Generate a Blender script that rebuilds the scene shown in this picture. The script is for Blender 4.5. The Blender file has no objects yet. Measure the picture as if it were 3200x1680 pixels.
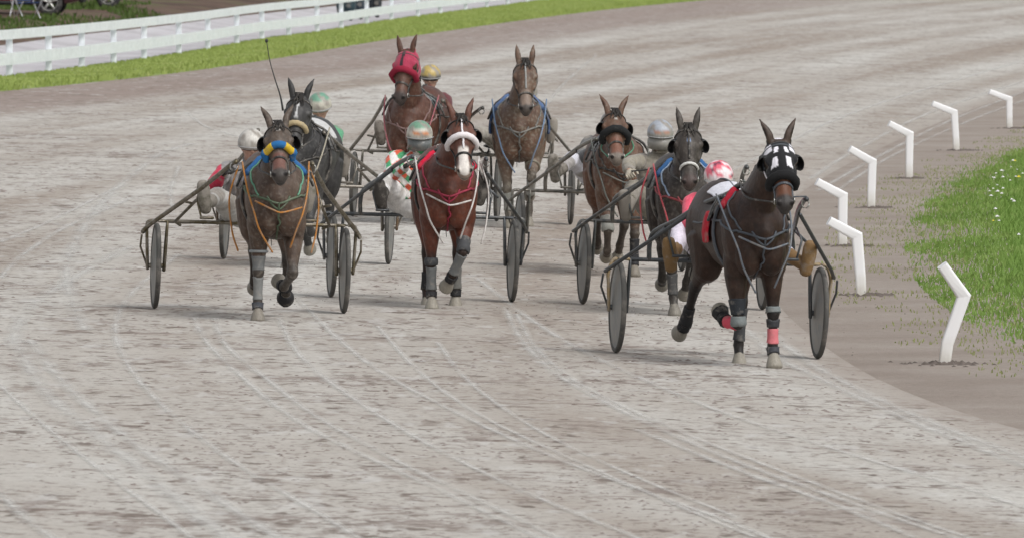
import bpy, bmesh, math, random
import numpy as np
from mathutils import Vector, Matrix, noise
from mathutils.bvhtree import BVHTree
from math import sin, cos, pi, radians, sqrt, exp

# ------------------------------------------------------------------ camera, sky, sun, exposure
SC = bpy.context.scene
COL = SC.collection
F = 36000.0          # focal length in pixels of the 3200 px wide photograph
K = F / 30300.0
H = 3.49
HOR = -250.0         # horizon row of the photograph
cam_d = bpy.data.cameras.new("camera"); cam = bpy.data.objects.new("camera", cam_d); COL.objects.link(cam)
cam_d.sensor_width = 36.0; cam_d.lens = 36.0 * F / 3200.0
cam_d.clip_start = 0.5; cam_d.clip_end = 6000
PITCH = math.atan((840 - HOR) / F)
cam.location = (0, 0, H); cam.rotation_euler = (pi / 2 - PITCH, 0, 0)
cam_d.dof.use_dof = True; cam_d.dof.focus_distance = 97.0; cam_d.dof.aperture_fstop = 15.0
SC.camera = cam
SC.render.resolution_x = 1024; SC.render.resolution_y = 537
W = bpy.data.worlds.new("World"); SC.world = W; W.use_nodes = True
nt = W.node_tree; bg = nt.nodes['Background']
sky = nt.nodes.new('ShaderNodeTexSky'); sky.sky_type = 'NISHITA'; sky.sun_disc = False
SUN_EL, SUN_ROT = radians(48), radians(140)
sky.sun_elevation = SUN_EL; sky.sun_rotation = SUN_ROT; sky.dust_density = 3.0; sky.air_density = 1.0
hs = nt.nodes.new('ShaderNodeHueSaturation'); hs.inputs['Saturation'].default_value = 0.15
nt.links.new(sky.outputs[0], hs.inputs['Color']); nt.links.new(hs.outputs[0], bg.inputs[0])
bg.inputs[1].default_value = 0.13
sl = bpy.data.lights.new("sun", 'SUN'); sl.energy = 1.3; sl.angle = radians(22); sl.color = (1, .97, .93)
so = bpy.data.objects.new("sun", sl); COL.objects.link(so)
sd = Vector((sin(SUN_ROT) * cos(SUN_EL), cos(SUN_ROT) * cos(SUN_EL), sin(SUN_EL)))
so.rotation_euler = sd.to_track_quat('Z', 'Y').to_euler(); so.location = (0, 20, 60)
SC.view_settings.view_transform = 'Standard'; SC.view_settings.look = 'None'
SC.view_settings.exposure = 0.27; SC.view_settings.gamma = 1
SC.cycles.use_denoising = True
SC.cycles.max_bounces = 5

R_ = random.Random(7)

# ------------------------------------------------------------------ helpers
def lerp_tab(tab, d):
    if d <= tab[0][0]:
        a, b = tab[0], tab[1]
        return a[1] + (b[1] - a[1]) * (d - a[0]) / (b[0] - a[0])
    for i in range(len(tab) - 1):
        if d <= tab[i + 1][0]:
            break
    a, b = tab[i], tab[i + 1]
    # cubic hermite with finite differences
    h = b[0] - a[0]; t = (d - a[0]) / h
    m1 = (b[1] - a[1]) / h
    m0 = (a[1] - tab[i - 1][1]) / (a[0] - tab[i - 1][0]) if i > 0 else m1
    m2 = (tab[i + 2][1] - b[1]) / (tab[i + 2][0] - b[0]) if i + 2 < len(tab) else m1
    g0 = (m0 + m1) / 2; g1 = (m1 + m2) / 2
    if t > 1:
        return b[1] + g1 * (d - b[0])
    t2, t3 = t * t, t * t * t
    return (2*t3-3*t2+1)*a[1] + (t3-2*t2+t)*h*g0 + (-2*t3+3*t2)*b[1] + (t3-t2)*h*g1

# curves of the bend: distance -> lateral position
T_IN = [(10,22),(30,14.5),(45,8.6),(55,5.8),(66,3.55),(72,2.9),(82,2.5),(92,2.42),(105,2.62),(127,3.9),(160,6.7),(195,10.2),(250,17),(330,30),(450,52),(1500,300)]
T_OUT = [(10,-14),(30,-18),(60,-20),(100,-18),(130,-14.8),(150,-12.4),(174.6,-9.2),(193,-7),(253,-2.99),(328.6,2.85),(374.5,7.55),(450,16),(1500,180)]
T_FEN = [(10,-20),(60,-24),(100,-21.5),(140,-16.6),(165,-12.9),(189,-9.9),(220,-7.68),(250,-6.3),(261,-5.5),(294,-3.8),(344,-.45),(374.5,1.6),(450,9),(1500,170)]
T_GRS = [(10,32),(30,19),(45,12),(60,7),(70,5.0),(77,4.3),(85,4.05),(94,4.03),(112,4.7),(131,5.96),(149,7.9),(165,9.8),(200,14),(260,22),(330,34),(450,56),(1500,310)]
XI = lambda y: lerp_tab(T_IN, y / K)
XO = lambda y: lerp_tab(T_OUT, y / K)
XF = lambda y: lerp_tab(T_FEN, y / K)
XG = lambda y: lerp_tab(T_GRS, y / K)
Z_OUT = 0.4
def hgt(x, y):
    xi, xo = XI(y), XO(y)
    t = (xi - x) / (xi - xo)
    if t <= 0:
        g = XG(y); u = x - g
        return 0.0 if u < 0 else 0.10 * (1 - exp(-u / 1.2))
    if t < 1:
        return Z_OUT * (1 - (1 - t) ** 2)
    v = XF(y) - x
    if v < 3.2: return Z_OUT + (0.05 if v < 0 else 0.0) * min(1, (xo - x) / .3) 
    if v < 7.2:
        q = (v - 3.2) / 4; q = q * q * (3 - 2 * q)
        return Z_OUT + .55 * q
    return Z_OUT + .55 + .012 * min(v - 7.2, 200)
def ray(px, py):
    d = Vector(((px - 1600) / F, 1.0, -(py - 840) / F))
    d.rotate(Matrix.Rotation(-PITCH, 3, 'X'))
    return d / d.y
def G(px, py):
    """ground point seen at photograph pixel"""
    d = ray(px, py); lo = 15.0
    y = lo; step = 1.0
    while y < 900:
        if H + d.z * y < hgt(d.x * y, y): break
        y += step
    a, b = y - step, y
    for _ in range(30):
        m = (a + b) / 2
        if H + d.z * m < hgt(d.x * m, m): b = m
        else: a = m
    m = (a + b) / 2
    return Vector((d.x * m, m, H + d.z * m))
def P(px, py, y):
    d = ray(px, py); return Vector((d.x * y, y, H + d.z * y))

def link(o, parent=None):
    COL.objects.link(o)
    if parent is not None: o.parent = parent
    return o
def tag(o, label=None, cat=None, group=None, kind=None):
    if label: o['label'] = label
    if cat: o['category'] = cat
    if group: o['group'] = group
    if kind: o['kind'] = kind
    return o
def empty(name, loc, rz=0.0, label=None, cat=None, group=None):
    o = bpy.data.objects.new(name, None); COL.objects.link(o)
    o.location = loc; o.rotation_euler = (0, 0, rz); o.empty_display_size = .2
    return tag(o, label, cat, group)
def bobj(name, bm, mat, parent=None, smooth=True):
    me = bpy.data.meshes.new(name)
    bmesh.ops.recalc_face_normals(bm, faces=bm.faces)
    bm.to_mesh(me); bm.free()
    for m in (mat if isinstance(mat, (list, tuple)) else [mat]): me.materials.append(m)
    if smooth: me.polygons.foreach_set('use_smooth', [True] * len(me.polygons))
    return link(bpy.data.objects.new(name, me), parent)
def nobj(name, verts, faces, mat, parent=None, smooth=False):
    me = bpy.data.meshes.new(name); me.from_pydata(verts, [], faces); me.update()
    me.materials.append(mat)
    if smooth: me.polygons.foreach_set('use_smooth', [True] * len(me.polygons))
    return link(bpy.data.objects.new(name, me), parent)

# ------------------------------------------------------------------ materials
def newmat(name):
    m = bpy.data.materials.new(name); m.use_nodes = True
    n = m.node_tree.nodes; l = m.node_tree.links
    return m, n, l, n['Principled BSDF']
def nd(n, t, **kw):
    x = n.new(t)
    for k, v in kw.items():
        if k in x.inputs.keys(): x.inputs[k].default_value = v
        else: setattr(x, k, v)
    return x
def ramp(n, stops, interp='LINEAR'):
    r = n.new('ShaderNodeValToRGB'); r.color_ramp.interpolation = interp
    e = r.color_ramp.elements
    while len(e) < len(stops): e.new(0.5)
    for i, (p, c) in enumerate(stops):
        e[i].position = p; e[i].color = (*c, 1) if len(c) == 3 else c
    return r
MUD = (.27, .245, .215)
_mc = {}
def M(col, rough=.6, metal=0.0, mud=0.25, key=None, mscale=14.0, spec=.4):
    """plain paint / cloth with weathering: mottled value and mud splatter"""
    k = (tuple(col), rough, metal, mud, mscale)
    if k in _mc: return _mc[k]
    m, n, l, b = newmat("surface_%d" % len(_mc))
    tc = n.new('ShaderNodeTexCoord')
    nz = nd(n, 'ShaderNodeTexNoise', Scale=mscale, Detail=6.0, Roughness=.65)
    l.new(tc.outputs['Object'], nz.inputs['Vector'])
    th = .68 - mud * .42
    r = ramp(n, [(max(th - .06, 0), (0, 0, 0)), (min(th + .1, 1), (1, 1, 1))]); l.new(nz.outputs['Fac'], r.inputs[0])
    nz2 = nd(n, 'ShaderNodeTexNoise', Scale=mscale * 3.1, Detail=4.0)
    l.new(tc.outputs['Object'], nz2.inputs['Vector'])
    v = n.new('ShaderNodeMapRange'); v.inputs[3].default_value = .82; v.inputs[4].default_value = 1.15
    l.new(nz2.outputs['Fac'], v.inputs[0])
    hsv = n.new('ShaderNodeHueSaturation'); hsv.inputs['Color'].default_value = (*col, 1); l.new(v.outputs[0], hsv.inputs['Value'])
    mx = n.new('ShaderNodeMix'); mx.data_type = 'RGBA'
    sc = n.new('ShaderNodeMath'); sc.operation = 'MULTIPLY'; sc.inputs[1].default_value = min(.9, .25 + mud) if mud > 0 else 0
    l.new(r.outputs[0], sc.inputs[0]); l.new(sc.outputs[0], mx.inputs[0])
    l.new(hsv.outputs[0], mx.inputs[6]); mx.inputs[7].default_value = (*MUD, 1)
    l.new(mx.outputs[2], b.inputs['Base Color'])
    b.inputs['Roughness'].default_value = rough; b.inputs['Metallic'].default_value = metal
    b.inputs['Specular IOR Level'].default_value = spec
    bp = nd(n, 'ShaderNodeBump', Strength=.25, Distance=.01); l.new(nz2.outputs['Fac'], bp.inputs['Height']); l.new(bp.outputs[0], b.inputs['Normal'])
    _mc[k] = m; return m
def mat_attr(name, rough=.55, sheen=.1, spec=.35):
    m, n, l, b = newmat(name)
    a = n.new('ShaderNodeVertexColor'); a.layer_name = 'Col'
    tc = n.new('ShaderNodeTexCoord')
    mp = n.new('ShaderNodeMapping'); mp.inputs['Scale'].default_value = (60, 60, 14); l.new(tc.outputs['Object'], mp.inputs[0])
    nz = nd(n, 'ShaderNodeTexNoise', Scale=1.0, Detail=5.0, Roughness=.7); l.new(mp.outputs[0], nz.inputs['Vector'])
    v = n.new('ShaderNodeMapRange'); v.inputs[3].default_value = .55; v.inputs[4].default_value = 1.5; l.new(nz.outputs['Fac'], v.inputs[0])
    h = n.new('ShaderNodeHueSaturation'); l.new(a.outputs[0], h.inputs['Color']); l.new(v.outputs[0], h.inputs['Value'])
    l.new(h.outputs[0], b.inputs['Base Color'])
    b.inputs['Roughness'].default_value = rough; b.inputs['Specular IOR Level'].default_value = spec
    b.inputs['Sheen Weight'].default_value = sheen
    bp = nd(n, 'ShaderNodeBump', Strength=.5, Distance=.008); l.new(nz.outputs['Fac'], bp.inputs['Height']); l.new(bp.outputs[0], b.inputs['Normal'])
    return m
M_COAT = mat_attr('horse_coat', .45, .0, .3)
M_CLOTH = mat_attr('printed_cloth', .75, .2, .2)

def mat_track():
    m, n, l, b = newmat('track_sand')
    uv = n.new('ShaderNodeUVMap'); uv.uv_map = 'UVMap'        # u = metres across from inner edge, v = metres along
    tc = n.new('ShaderNodeTexCoord')
    sep = n.new('ShaderNodeSeparateXYZ'); l.new(uv.outputs[0], sep.inputs[0])
    # broad bands along the running direction
    mb = n.new('ShaderNodeMapping'); mb.inputs['Scale'].default_value = (.55, .012, 1); l.new(uv.outputs[0], mb.inputs[0])
    nb = nd(n, 'ShaderNodeTexNoise', Scale=1.0, Detail=3.0); l.new(mb.outputs[0], nb.inputs['Vector'])
    # patches
    npch = nd(n, 'ShaderNodeTexNoise', Scale=.33, Detail=4.0, Roughness=.6); l.new(tc.outputs['Object'], npch.inputs['Vector'])
    nbs = nd(n, 'ShaderNodeMath', operation='MULTIPLY_ADD'); nbs.inputs[1].default_value = 1.5; nbs.inputs[2].default_value = -.12; l.new(nb.outputs['Fac'], nbs.inputs[0])
    nps = nd(n, 'ShaderNodeMath', operation='MULTIPLY'); nps.inputs[1].default_value = .34; l.new(npch.outputs['Fac'], nps.inputs[0])
    ad = n.new('ShaderNodeMath'); ad.operation = 'ADD'; l.new(nbs.outputs[0], ad.inputs[0]); l.new(nps.outputs[0], ad.inputs[1])
    rb = ramp(n, [(.27, (0, 0, 0)), (.50, (1, 1, 1))])
    hf = n.new('ShaderNodeMath'); hf.operation = 'MULTIPLY'; hf.inputs[1].default_value = .5; l.new(ad.outputs[0], hf.inputs[0]); l.new(hf.outputs[0], rb.inputs[0])
    base = n.new('ShaderNodeMix'); base.data_type = 'RGBA'; l.new(rb.outputs[0], base.inputs[0])
    base.inputs[6].default_value = (.335, .288, .245, 1); base.inputs[7].default_value = (.54, .525, .490, 1)
    # outer brown strip along the verge
    rs = ramp(n, [(.0, (0, 0, 0)), (.80, (0, 0, 0)), (.90, (1, 1, 1)), (1, (1, 1, 1))])
    dv = n.new('ShaderNodeMath'); dv.operation = 'DIVIDE'; dv.inputs[1].default_value = 20.0; l.new(sep.outputs[0], dv.inputs[0]); 
    wob = nd(n, 'ShaderNodeMath', operation='MULTIPLY_ADD'); l.new(npch.outputs['Fac'], wob.inputs[0]); wob.inputs[1].default_value = .1; l.new(dv.outputs[0], wob.inputs[2])
    l.new(wob.outputs[0], rs.inputs[0])
    b2 = n.new('ShaderNodeMix'); b2.data_type = 'RGBA'; sm = nd(n, 'ShaderNodeMath', operation='MULTIPLY'); sm.inputs[1].default_value = .8
    l.new(rs.outputs[0], sm.inputs[0]); l.new(sm.outputs[0], b2.inputs[0]); l.new(base.outputs[2], b2.inputs[6]); b2.inputs[7].default_value = (.285, .225, .20, 1)
    # hoof torn spots
    ns = nd(n, 'ShaderNodeTexNoise', Scale=2.6, Detail=5.0, Roughness=.62); l.new(tc.outputs['Object'], ns.inputs['Vector'])
    nm = nd(n, 'ShaderNodeTexNoise', Scale=.5, Detail=2.0); l.new(tc.outputs['Object'], nm.inputs['Vector'])
    sb = nd(n, 'ShaderNodeMath', operation='MULTIPLY_ADD'); l.new(nm.outputs['Fac'], sb.inputs[0]); sb.inputs[1].default_value = .30; l.new(ns.outputs['Fac'], sb.inputs[2])
    rt = ramp(n, [(.72, (0, 0, 0)), (.84, (1, 1, 1))]); l.new(sb.outputs[0], rt.inputs[0])
    b3 = n.new('ShaderNodeMix'); b3.data_type = 'RGBA'; s3 = nd(n, 'ShaderNodeMath', operation='MULTIPLY'); s3.inputs[1].default_value = .75
    l.new(rt.outputs[0], s3.inputs[0]); l.new(s3.outputs[0], b3.inputs[0]); l.new(b2.outputs[2], b3.inputs[6]); b3.inputs[7].default_value = (.20, .155, .135, 1)
    col = b3.outputs[2]
    for (sx_, sy_, th_, amt, cc_, sd_) in ((4.6, 1.9, .625, .88, (.135, .105, .085), 3.0), (8.0, 4.0, .59, .70, (.20, .16, .135), 8.0), (16.0, 7.0, .57, .45, (.26, .215, .19), 33.0), (4.0, .9, .61, .45, (.58, .57, .55), 15.0), (2.6, .6, .64, .5, (.22, .175, .15), 25.0)):
        mp = n.new('ShaderNodeMapping'); mp.inputs['Scale'].default_value = (sx_, sy_, 1); mp.inputs['Location'].default_value = (0, 0, sd_); l.new(tc.outputs['Object'], mp.inputs[0])
        nn = nd(n, 'ShaderNodeTexNoise', Scale=1.0, Detail=3.0, Roughness=.6); l.new(mp.outputs[0], nn.inputs['Vector'])
        aa = nd(n, 'ShaderNodeMath', operation='MULTIPLY_ADD'); l.new(nm.outputs['Fac'], aa.inputs[0]); aa.inputs[1].default_value = .22; 
        bb_ = nd(n, 'ShaderNodeMath', operation='SUBTRACT'); l.new(nn.outputs['Fac'], bb_.inputs[0]); bb_.inputs[1].default_value = .11; l.new(bb_.outputs[0], aa.inputs[2])
        rr_ = ramp(n, [(th_ - .03, (0, 0, 0)), (th_ + .05, (1, 1, 1))]); l.new(aa.outputs[0], rr_.inputs[0])
        s4 = nd(n, 'ShaderNodeMath', operation='MULTIPLY'); s4.inputs[1].default_value = amt; l.new(rr_.outputs[0], s4.inputs[0])
        bx = n.new('ShaderNodeMix'); bx.data_type = 'RGBA'; l.new(s4.outputs[0], bx.inputs[0]); l.new(col, bx.inputs[6]); bx.inputs[7].default_value = (*cc_, 1); col = bx.outputs[2]
    # fine grain
    ng = nd(n, 'ShaderNodeTexNoise', Scale=9.0, Detail=6.0, Roughness=.75); l.new(tc.outputs['Object'], ng.inputs['Vector'])
    vg = n.new('ShaderNodeMapRange'); vg.inputs[3].default_value = .72; vg.inputs[4].default_value = 1.28; l.new(ng.outputs['Fac'], vg.inputs[0])
    hg = n.new('ShaderNodeHueSaturation'); l.new(vg.outputs[0], hg.inputs['Value']); # inner edge: the sand thins out into the dirt apron
    eg = nd(n, 'ShaderNodeMath', operation='MULTIPLY_ADD'); l.new(npch.outputs['Fac'], eg.inputs[0]); eg.inputs[1].default_value = -1.6; l.new(sep.outputs[0], eg.inputs[2])
    eg2 = nd(n, 'ShaderNodeMath', operation='MULTIPLY_ADD'); l.new(ng.outputs['Fac'], eg2.inputs[0]); eg2.inputs[1].default_value = -.8; l.new(eg.outputs[0], eg2.inputs[2])
    er = n.new('ShaderNodeMapRange'); er.inputs[1].default_value = -1.4; er.inputs[2].default_value = -.65; er.inputs[3].default_value = .95; er.inputs[4].default_value = 0; l.new(eg2.outputs[0], er.inputs[0])
    be_ = n.new('ShaderNodeMix'); be_.data_type = 'RGBA'; l.new(er.outputs[0], be_.inputs[0]); l.new(col, be_.inputs[6]); be_.inputs[7].default_value = (.335, .288, .252, 1); col = be_.outputs[2]
    l.new(col, hg.inputs['Color'])
    l.new(hg.outputs[0], b.inputs['Base Color']); b.inputs['Roughness'].default_value = .85; b.inputs['Specular IOR Level'].default_value = .25
    bs = nd(n, 'ShaderNodeMath', operation='ADD'); l.new(ng.outputs['Fac'], bs.inputs[0]); l.new(ns.outputs['Fac'], bs.inputs[1])
    bp = nd(n, 'ShaderNodeBump', Strength=.7, Distance=.03); l.new(bs.outputs[0], bp.inputs['Height']); l.new(bp.outputs[0], b.inputs['Normal'])
    return m
def mat_ground(name, c1, c2, c3, s1=.4, s2=6.0, w=.55):
    m, n, l, b = newmat(name); tc = n.new('ShaderNodeTexCoord')
    a = nd(n, 'ShaderNodeTexNoise', Scale=s1, Detail=5.0, Roughness=.6); l.new(tc.outputs['Object'], a.inputs['Vector'])
    r = ramp(n, [(.35, c1), (w, c2), (.75, c3)]); l.new(a.outputs['Fac'], r.inputs[0])
    g = nd(n, 'ShaderNodeTexNoise', Scale=s2, Detail=6.0, Roughness=.75); l.new(tc.outputs['Object'], g.inputs['Vector'])
    v = n.new('ShaderNodeMapRange'); v.inputs[3].default_value = .6; v.inputs[4].default_value = 1.4; l.new(g.outputs['Fac'], v.inputs[0])
    h = n.new('ShaderNodeHueSaturation'); l.new(r.outputs[0], h.inputs['Color']); l.new(v.outputs[0], h.inputs['Value'])
    l.new(h.outputs[0], b.inputs['Base Color']); b.inputs['Roughness'].default_value = .9; b.inputs['Specular IOR Level'].default_value = .2
    bp = nd(n, 'ShaderNodeBump', Strength=.7, Distance=.04); l.new(g.outputs['Fac'], bp.inputs['Height']); l.new(bp.outputs[0], b.inputs['Normal'])
    return m
def mat_blade(name, c1, c2, c3):
    m, n, l, b = newmat(name); tc = n.new('ShaderNodeTexCoord')
    a = nd(n, 'ShaderNodeTexNoise', Scale=.9, Detail=6.0, Roughness=.8); l.new(tc.outputs['Object'], a.inputs['Vector'])
    r = ramp(n, [(.3, c1), (.52, c2), (.72, c3)]); l.new(a.outputs['Fac'], r.inputs[0])
    l.new(r.outputs[0], b.inputs['Base Color']); b.inputs['Roughness'].default_value = .6
    b.inputs['Transmission Weight'].default_value = 0.0; b.inputs['Specular IOR Level'].default_value = .2
    return m

# ------------------------------------------------------------------ ground
rows = [K * d for d in list(np.arange(10, 60, 2.5)) + list(np.arange(60, 200, 2.0)) + list(np.arange(200, 440, 5)) + list(np.arange(440, 1500, 60))]
def patch(name, fa, fb, nu, mat, zo=0.0, rough=0.0):
    vs, fs, uvs = [], [], []
    for y in rows:
        a, b = fa(y), fb(y)
        for i in range(nu + 1):
            x = a + (b - a) * i / nu
            z = hgt(x, y) + zo
            if rough and 0 < i < nu: z += rough * noise.noise(Vector((x * .5, y * .5, 0)))
            vs.append((x, y, z)); uvs.append((20.0 * i / nu, y))
    for j in range(len(rows) - 1):
        for i in range(nu):
            p = j * (nu + 1) + i; fs.append((p, p + 1, p + nu + 2, p + nu + 1))
    o = nobj(name, vs, fs, mat, smooth=True)
    uv = o.data.uv_layers.new(name='UVMap')
    li = np.zeros(len(o.data.loops), dtype=np.int32); o.data.loops.foreach_get('vertex_index', li)
    uv.data.foreach_set('uv', np.array(uvs, dtype=np.float32)[li].ravel())
    if o.data.polygons[0].normal.z < 0: o.data.flip_normals()
    return tag(o, kind='structure')
M_APRON = mat_ground('apron_dirt', (.285, .24, .208), (.33, .285, .25), (.37, .325, .29), .5, 14.0)
M_GRASSB = mat_ground('grass_soil', (.08, .15, .025), (.14, .22, .045), (.25, .27, .11), .5, 7.0)
M_VERGE = mat_ground('verge_soil', (.17, .22, .06), (.22, .28, .09), (.31, .31, .15), .5, 7.0)
M_ROAD = mat_ground('road_gravel', (.42, .405, .42), (.50, .485, .505), (.55, .54, .56), .25, 5.0)
M_BANK = mat_ground('bank_dirt', (.055, .036, .028), (.13, .085, .065), (.075, .11, .03), .45, 5.0)
M_BASE = mat_ground('ground_dirt', (.14, .12, .09), (.12, .15, .06), (.17, .16, .1), .05, 3.0)
patch('track', XI, XO, 60, mat_track())
XG2 = lambda y: XG(y) + .95 + .55 * noise.noise(Vector((0, y * .22, 4)))
patch('apron', XG2, XI, 12, M_APRON)
patch('infield', lambda y: XG(y) + 60, XG2, 60, M_GRASSB)
patch('verge', XO, XF, 8, M_VERGE)
patch('road', XF, lambda y: XF(y) - 4.6, 14, M_ROAD)
patch('bank', lambda y: XF(y) - 4.6, lambda y: XF(y) - 90, 60, M_BANK, rough=.12)
tag(nobj('ground', [(-3000, -500, -.6), (3000, -500, -.6), (3000, 5000, -.6), (-3000, 5000, -.6)], [(0, 1, 2, 3)], M_BASE), kind='structure')

# clods kicked out of the surface
def lumps(name, pts, mat, label, cat, kind='stuff'):
    vs, fs = [], []
    ico = [(0,0,1),(.894,0,.447),(.276,.851,.447),(-.724,.526,.447),(-.724,-.526,.447),(.276,-.851,.447)]
    f_ = [(0,1,2),(0,2,3),(0,3,4),(0,4,5),(0,5,1)]
    for (x, y, z, sx, sy, sz) in pts:
        k = len(vs); a = R_.random() * 6.28; ca, sa = cos(a), sin(a)
        for (u, v, w) in ico:
            j = R_.uniform(.75, 1.25)
            vs.append((x + sx * j * (u * ca - v * sa), y + sy * j * (u * sa + v * ca), z + sz * (w - .45) * 1.5 * j))
        fs += [tuple(k + q for q in t) for t in f_]
    o = nobj(name, vs, fs, mat); tag(o, label, cat, kind=kind); return o
pts = []
for _ in range(60000):
    py = 1680 * R_.random() ** .9; px = R_.uniform(-60, 3260)
    d = ray(px, py + 0.0); y0 = H / -d.z * .95
    x = d.x * y0
    t = (XI(y0) - x) / (XI(y0) - XO(y0))
    if not (-.0 < t < .95): continue
    q = noise.noise(Vector((x * .45, y0 * .12, 3))) + .5 * noise.noise(Vector((x * 1.6, y0 * .5, 9)))
    if q < R_.uniform(-.3, .4): continue
    s = R_.uniform(.010, .034) * (1.5 if R_.random() < .05 else 1) * min(1, y0 / 105)
    pts.append((x, y0, hgt(x, y0) + .0, s * 1.2, s * 1.2, s * .42))
    if len(pts) > 4200: break
M_CLOD = mat_ground('clod_earth', (.20, .16, .14), (.30, .26, .24), (.38, .35, .33), 3.0, 20.0)
lumps('dirt_clods', pts, M_CLOD, 'small torn clods of damp earth scattered over the sand track', 'dirt clods')

# grit thrown up behind hooves and wheels
fp = []
for (gx, gy, n_, hh) in ((2010, 1060, 90, .5), (2130, 1040, 60, .35), (1640, 1000, 40, .3), (2460, 1110, 35, .25), (840, 960, 35, .25), (1330, 930, 50, .3), (1560, 740, 40, .5), (940, 840, 30, .3), (1870, 860, 40, .35), (560, 960, 20, .2), (1040, 960, 20, .2), (2700, 1000, 14, .3)):
    g = G(gx, gy)
    for _ in range(n_):
        s = R_.uniform(.004, .013); fp.append((g.x + R_.gauss(0, .28), g.y + R_.uniform(-.6, 1.6), g.z + abs(R_.gauss(0, hh * .5)), s, s, s * .8))
lumps('flying_grit', fp, M((.12, .10, .085), .9, mud=.3), 'dark specks of wet sand thrown up behind the hooves and wheels', 'grit')

# wheel marks rolled into the sand
def mat_marks():
    m, n, l, b = newmat('wheel_mark_sand'); tc = n.new('ShaderNodeTexCoord')
    a = nd(n, 'ShaderNodeTexNoise', Scale=.35, Detail=4.0, Roughness=.6); l.new(tc.outputs['Object'], a.inputs['Vector'])
    r = ramp(n, [(.32, (.14, .14, .14)), (.58, (.78, .78, .78))]); l.new(a.outputs['Fac'], r.inputs[0])
    a2 = nd(n, 'ShaderNodeTexNoise', Scale=7.0, Detail=4.0, Roughness=.7); l.new(tc.outputs['Object'], a2.inputs['Vector'])
    v2 = n.new('ShaderNodeMapRange'); v2.inputs[1].default_value = .35; v2.inputs[2].default_value = .6; v2.inputs[3].default_value = .35; v2.inputs[4].default_value = 1; l.new(a2.outputs['Fac'], v2.inputs[0])
    uv = n.new('ShaderNodeUVMap'); uv.uv_map = 'UVMap'; sp = n.new('ShaderNodeSeparateXYZ'); l.new(uv.outputs[0], sp.inputs[0])
    f = nd(n, 'ShaderNodeMath', operation='PINGPONG'); f.inputs[1].default_value = .5; l.new(sp.outputs[0], f.inputs[0])
    f2 = nd(n, 'ShaderNodeMath', operation='MULTIPLY'); f2.inputs[1].default_value = 2.0; l.new(f.outputs[0], f2.inputs[0])
    f3 = nd(n, 'ShaderNodeMath', operation='MULTIPLY'); l.new(f2.outputs[0], f3.inputs[0]); l.new(v2.outputs[0], f3.inputs[1])
    f4 = nd(n, 'ShaderNodeMath', operation='MULTIPLY'); l.new(f3.outputs[0], f4.inputs[0]); l.new(r.outputs[0], f4.inputs[1])
    l.new(f4.outputs[0], b.inputs['Alpha']); b.inputs['Base Color'].default_value = (.64, .63, .60, 1); b.inputs['Roughness'].default_value = .9; return m
vs, fs, uvm = [], [], []
LINES = [([(700,700),(860,860),(1000,960),(1300,1110),(1550,1210),(1800,1300),(1950,1360)],.05), ([(1200,700),(1330,800),(1500,900),(1800,1030),(2100,1130),(2400,1220),(2620,1290)],.06), ([(450,640),(330,740),(290,830),(330,930),(430,1040),(600,1170),(800,1290),(900,1352)],.05), ([(0,700),(60,640),(170,570),(330,500)],.06), ([(950,820),(1050,930),(1200,1040),(1450,1160),(1700,1270),(1900,1352)],.04), ([(480,362),(400,390),(330,445),(250,520),(185,620),(168,690),(180,760),(215,830)],.10), ([(330,620),(200,690),(80,770),(38,840),(50,880),(110,980),(200,1060),(330,1160),(440,1250),(570,1352),(640,1400)],.10),
 ([(75,855),(140,940),(210,1010),(330,1110),(480,1210),(600,1290),(700,1352),(780,1400)],.08), ([(450,420),(430,480),(432,520)],.05), ([(488,800),(520,860),(600,940),(720,1040),(860,1120),(1100,1230),(1352,1352),(1460,1400)],.05),
 ([(540,800),(570,870),(680,960),(800,1050),(1000,1160),(1250,1280),(1400,1352),(1500,1400)],.05), ([(700,800),(760,900),(900,1010),(1100,1130),(1350,1250),(1600,1352),(1720,1400)],.05),
 ([(1270,770),(1310,850),(1400,940),(1560,1030),(1800,1140),(2100,1250),(2400,1352),(2560,1400)],.06), ([(1300,790),(1345,870),(1450,960),(1650,1060),(1900,1160),(2250,1290),(2550,1390)],.05),
 ([(1880,830),(1960,900),(2080,960),(2250,1040),(2420,1110),(2640,1195)],.09), ([(1930,835),(2050,920),(2200,1000),(2400,1085),(2640,1175)],.09), ([(1600,1080),(1850,1180),(2100,1270),(2300,1352)],.06),
 ([(2620,215),(2400,300),(2200,400),(2060,480)],.07), ([(2620,190),(2350,280),(2150,380),(2040,450)],.07), ([(2620,140),(2200,265),(1900,400),(1800,460)],.07), ([(2600,245),(2450,300),(2250,390),(2090,490)],.06), ([(1500,140),(1420,210),(1380,260)],.06), ([(0,1240),(60,1300),(130,1352),(200,1400)],.06),
 ([(-30,940),(100,1060),(250,1180),(400,1290),(480,1352)],.04), ([(470,285),(520,320),(600,345)],.05), ([(0,610),(120,560),(300,470)],.05), ([(1100,860),(1180,960),(1350,1080),(1600,1200),(1850,1300)],.04)]
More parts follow.
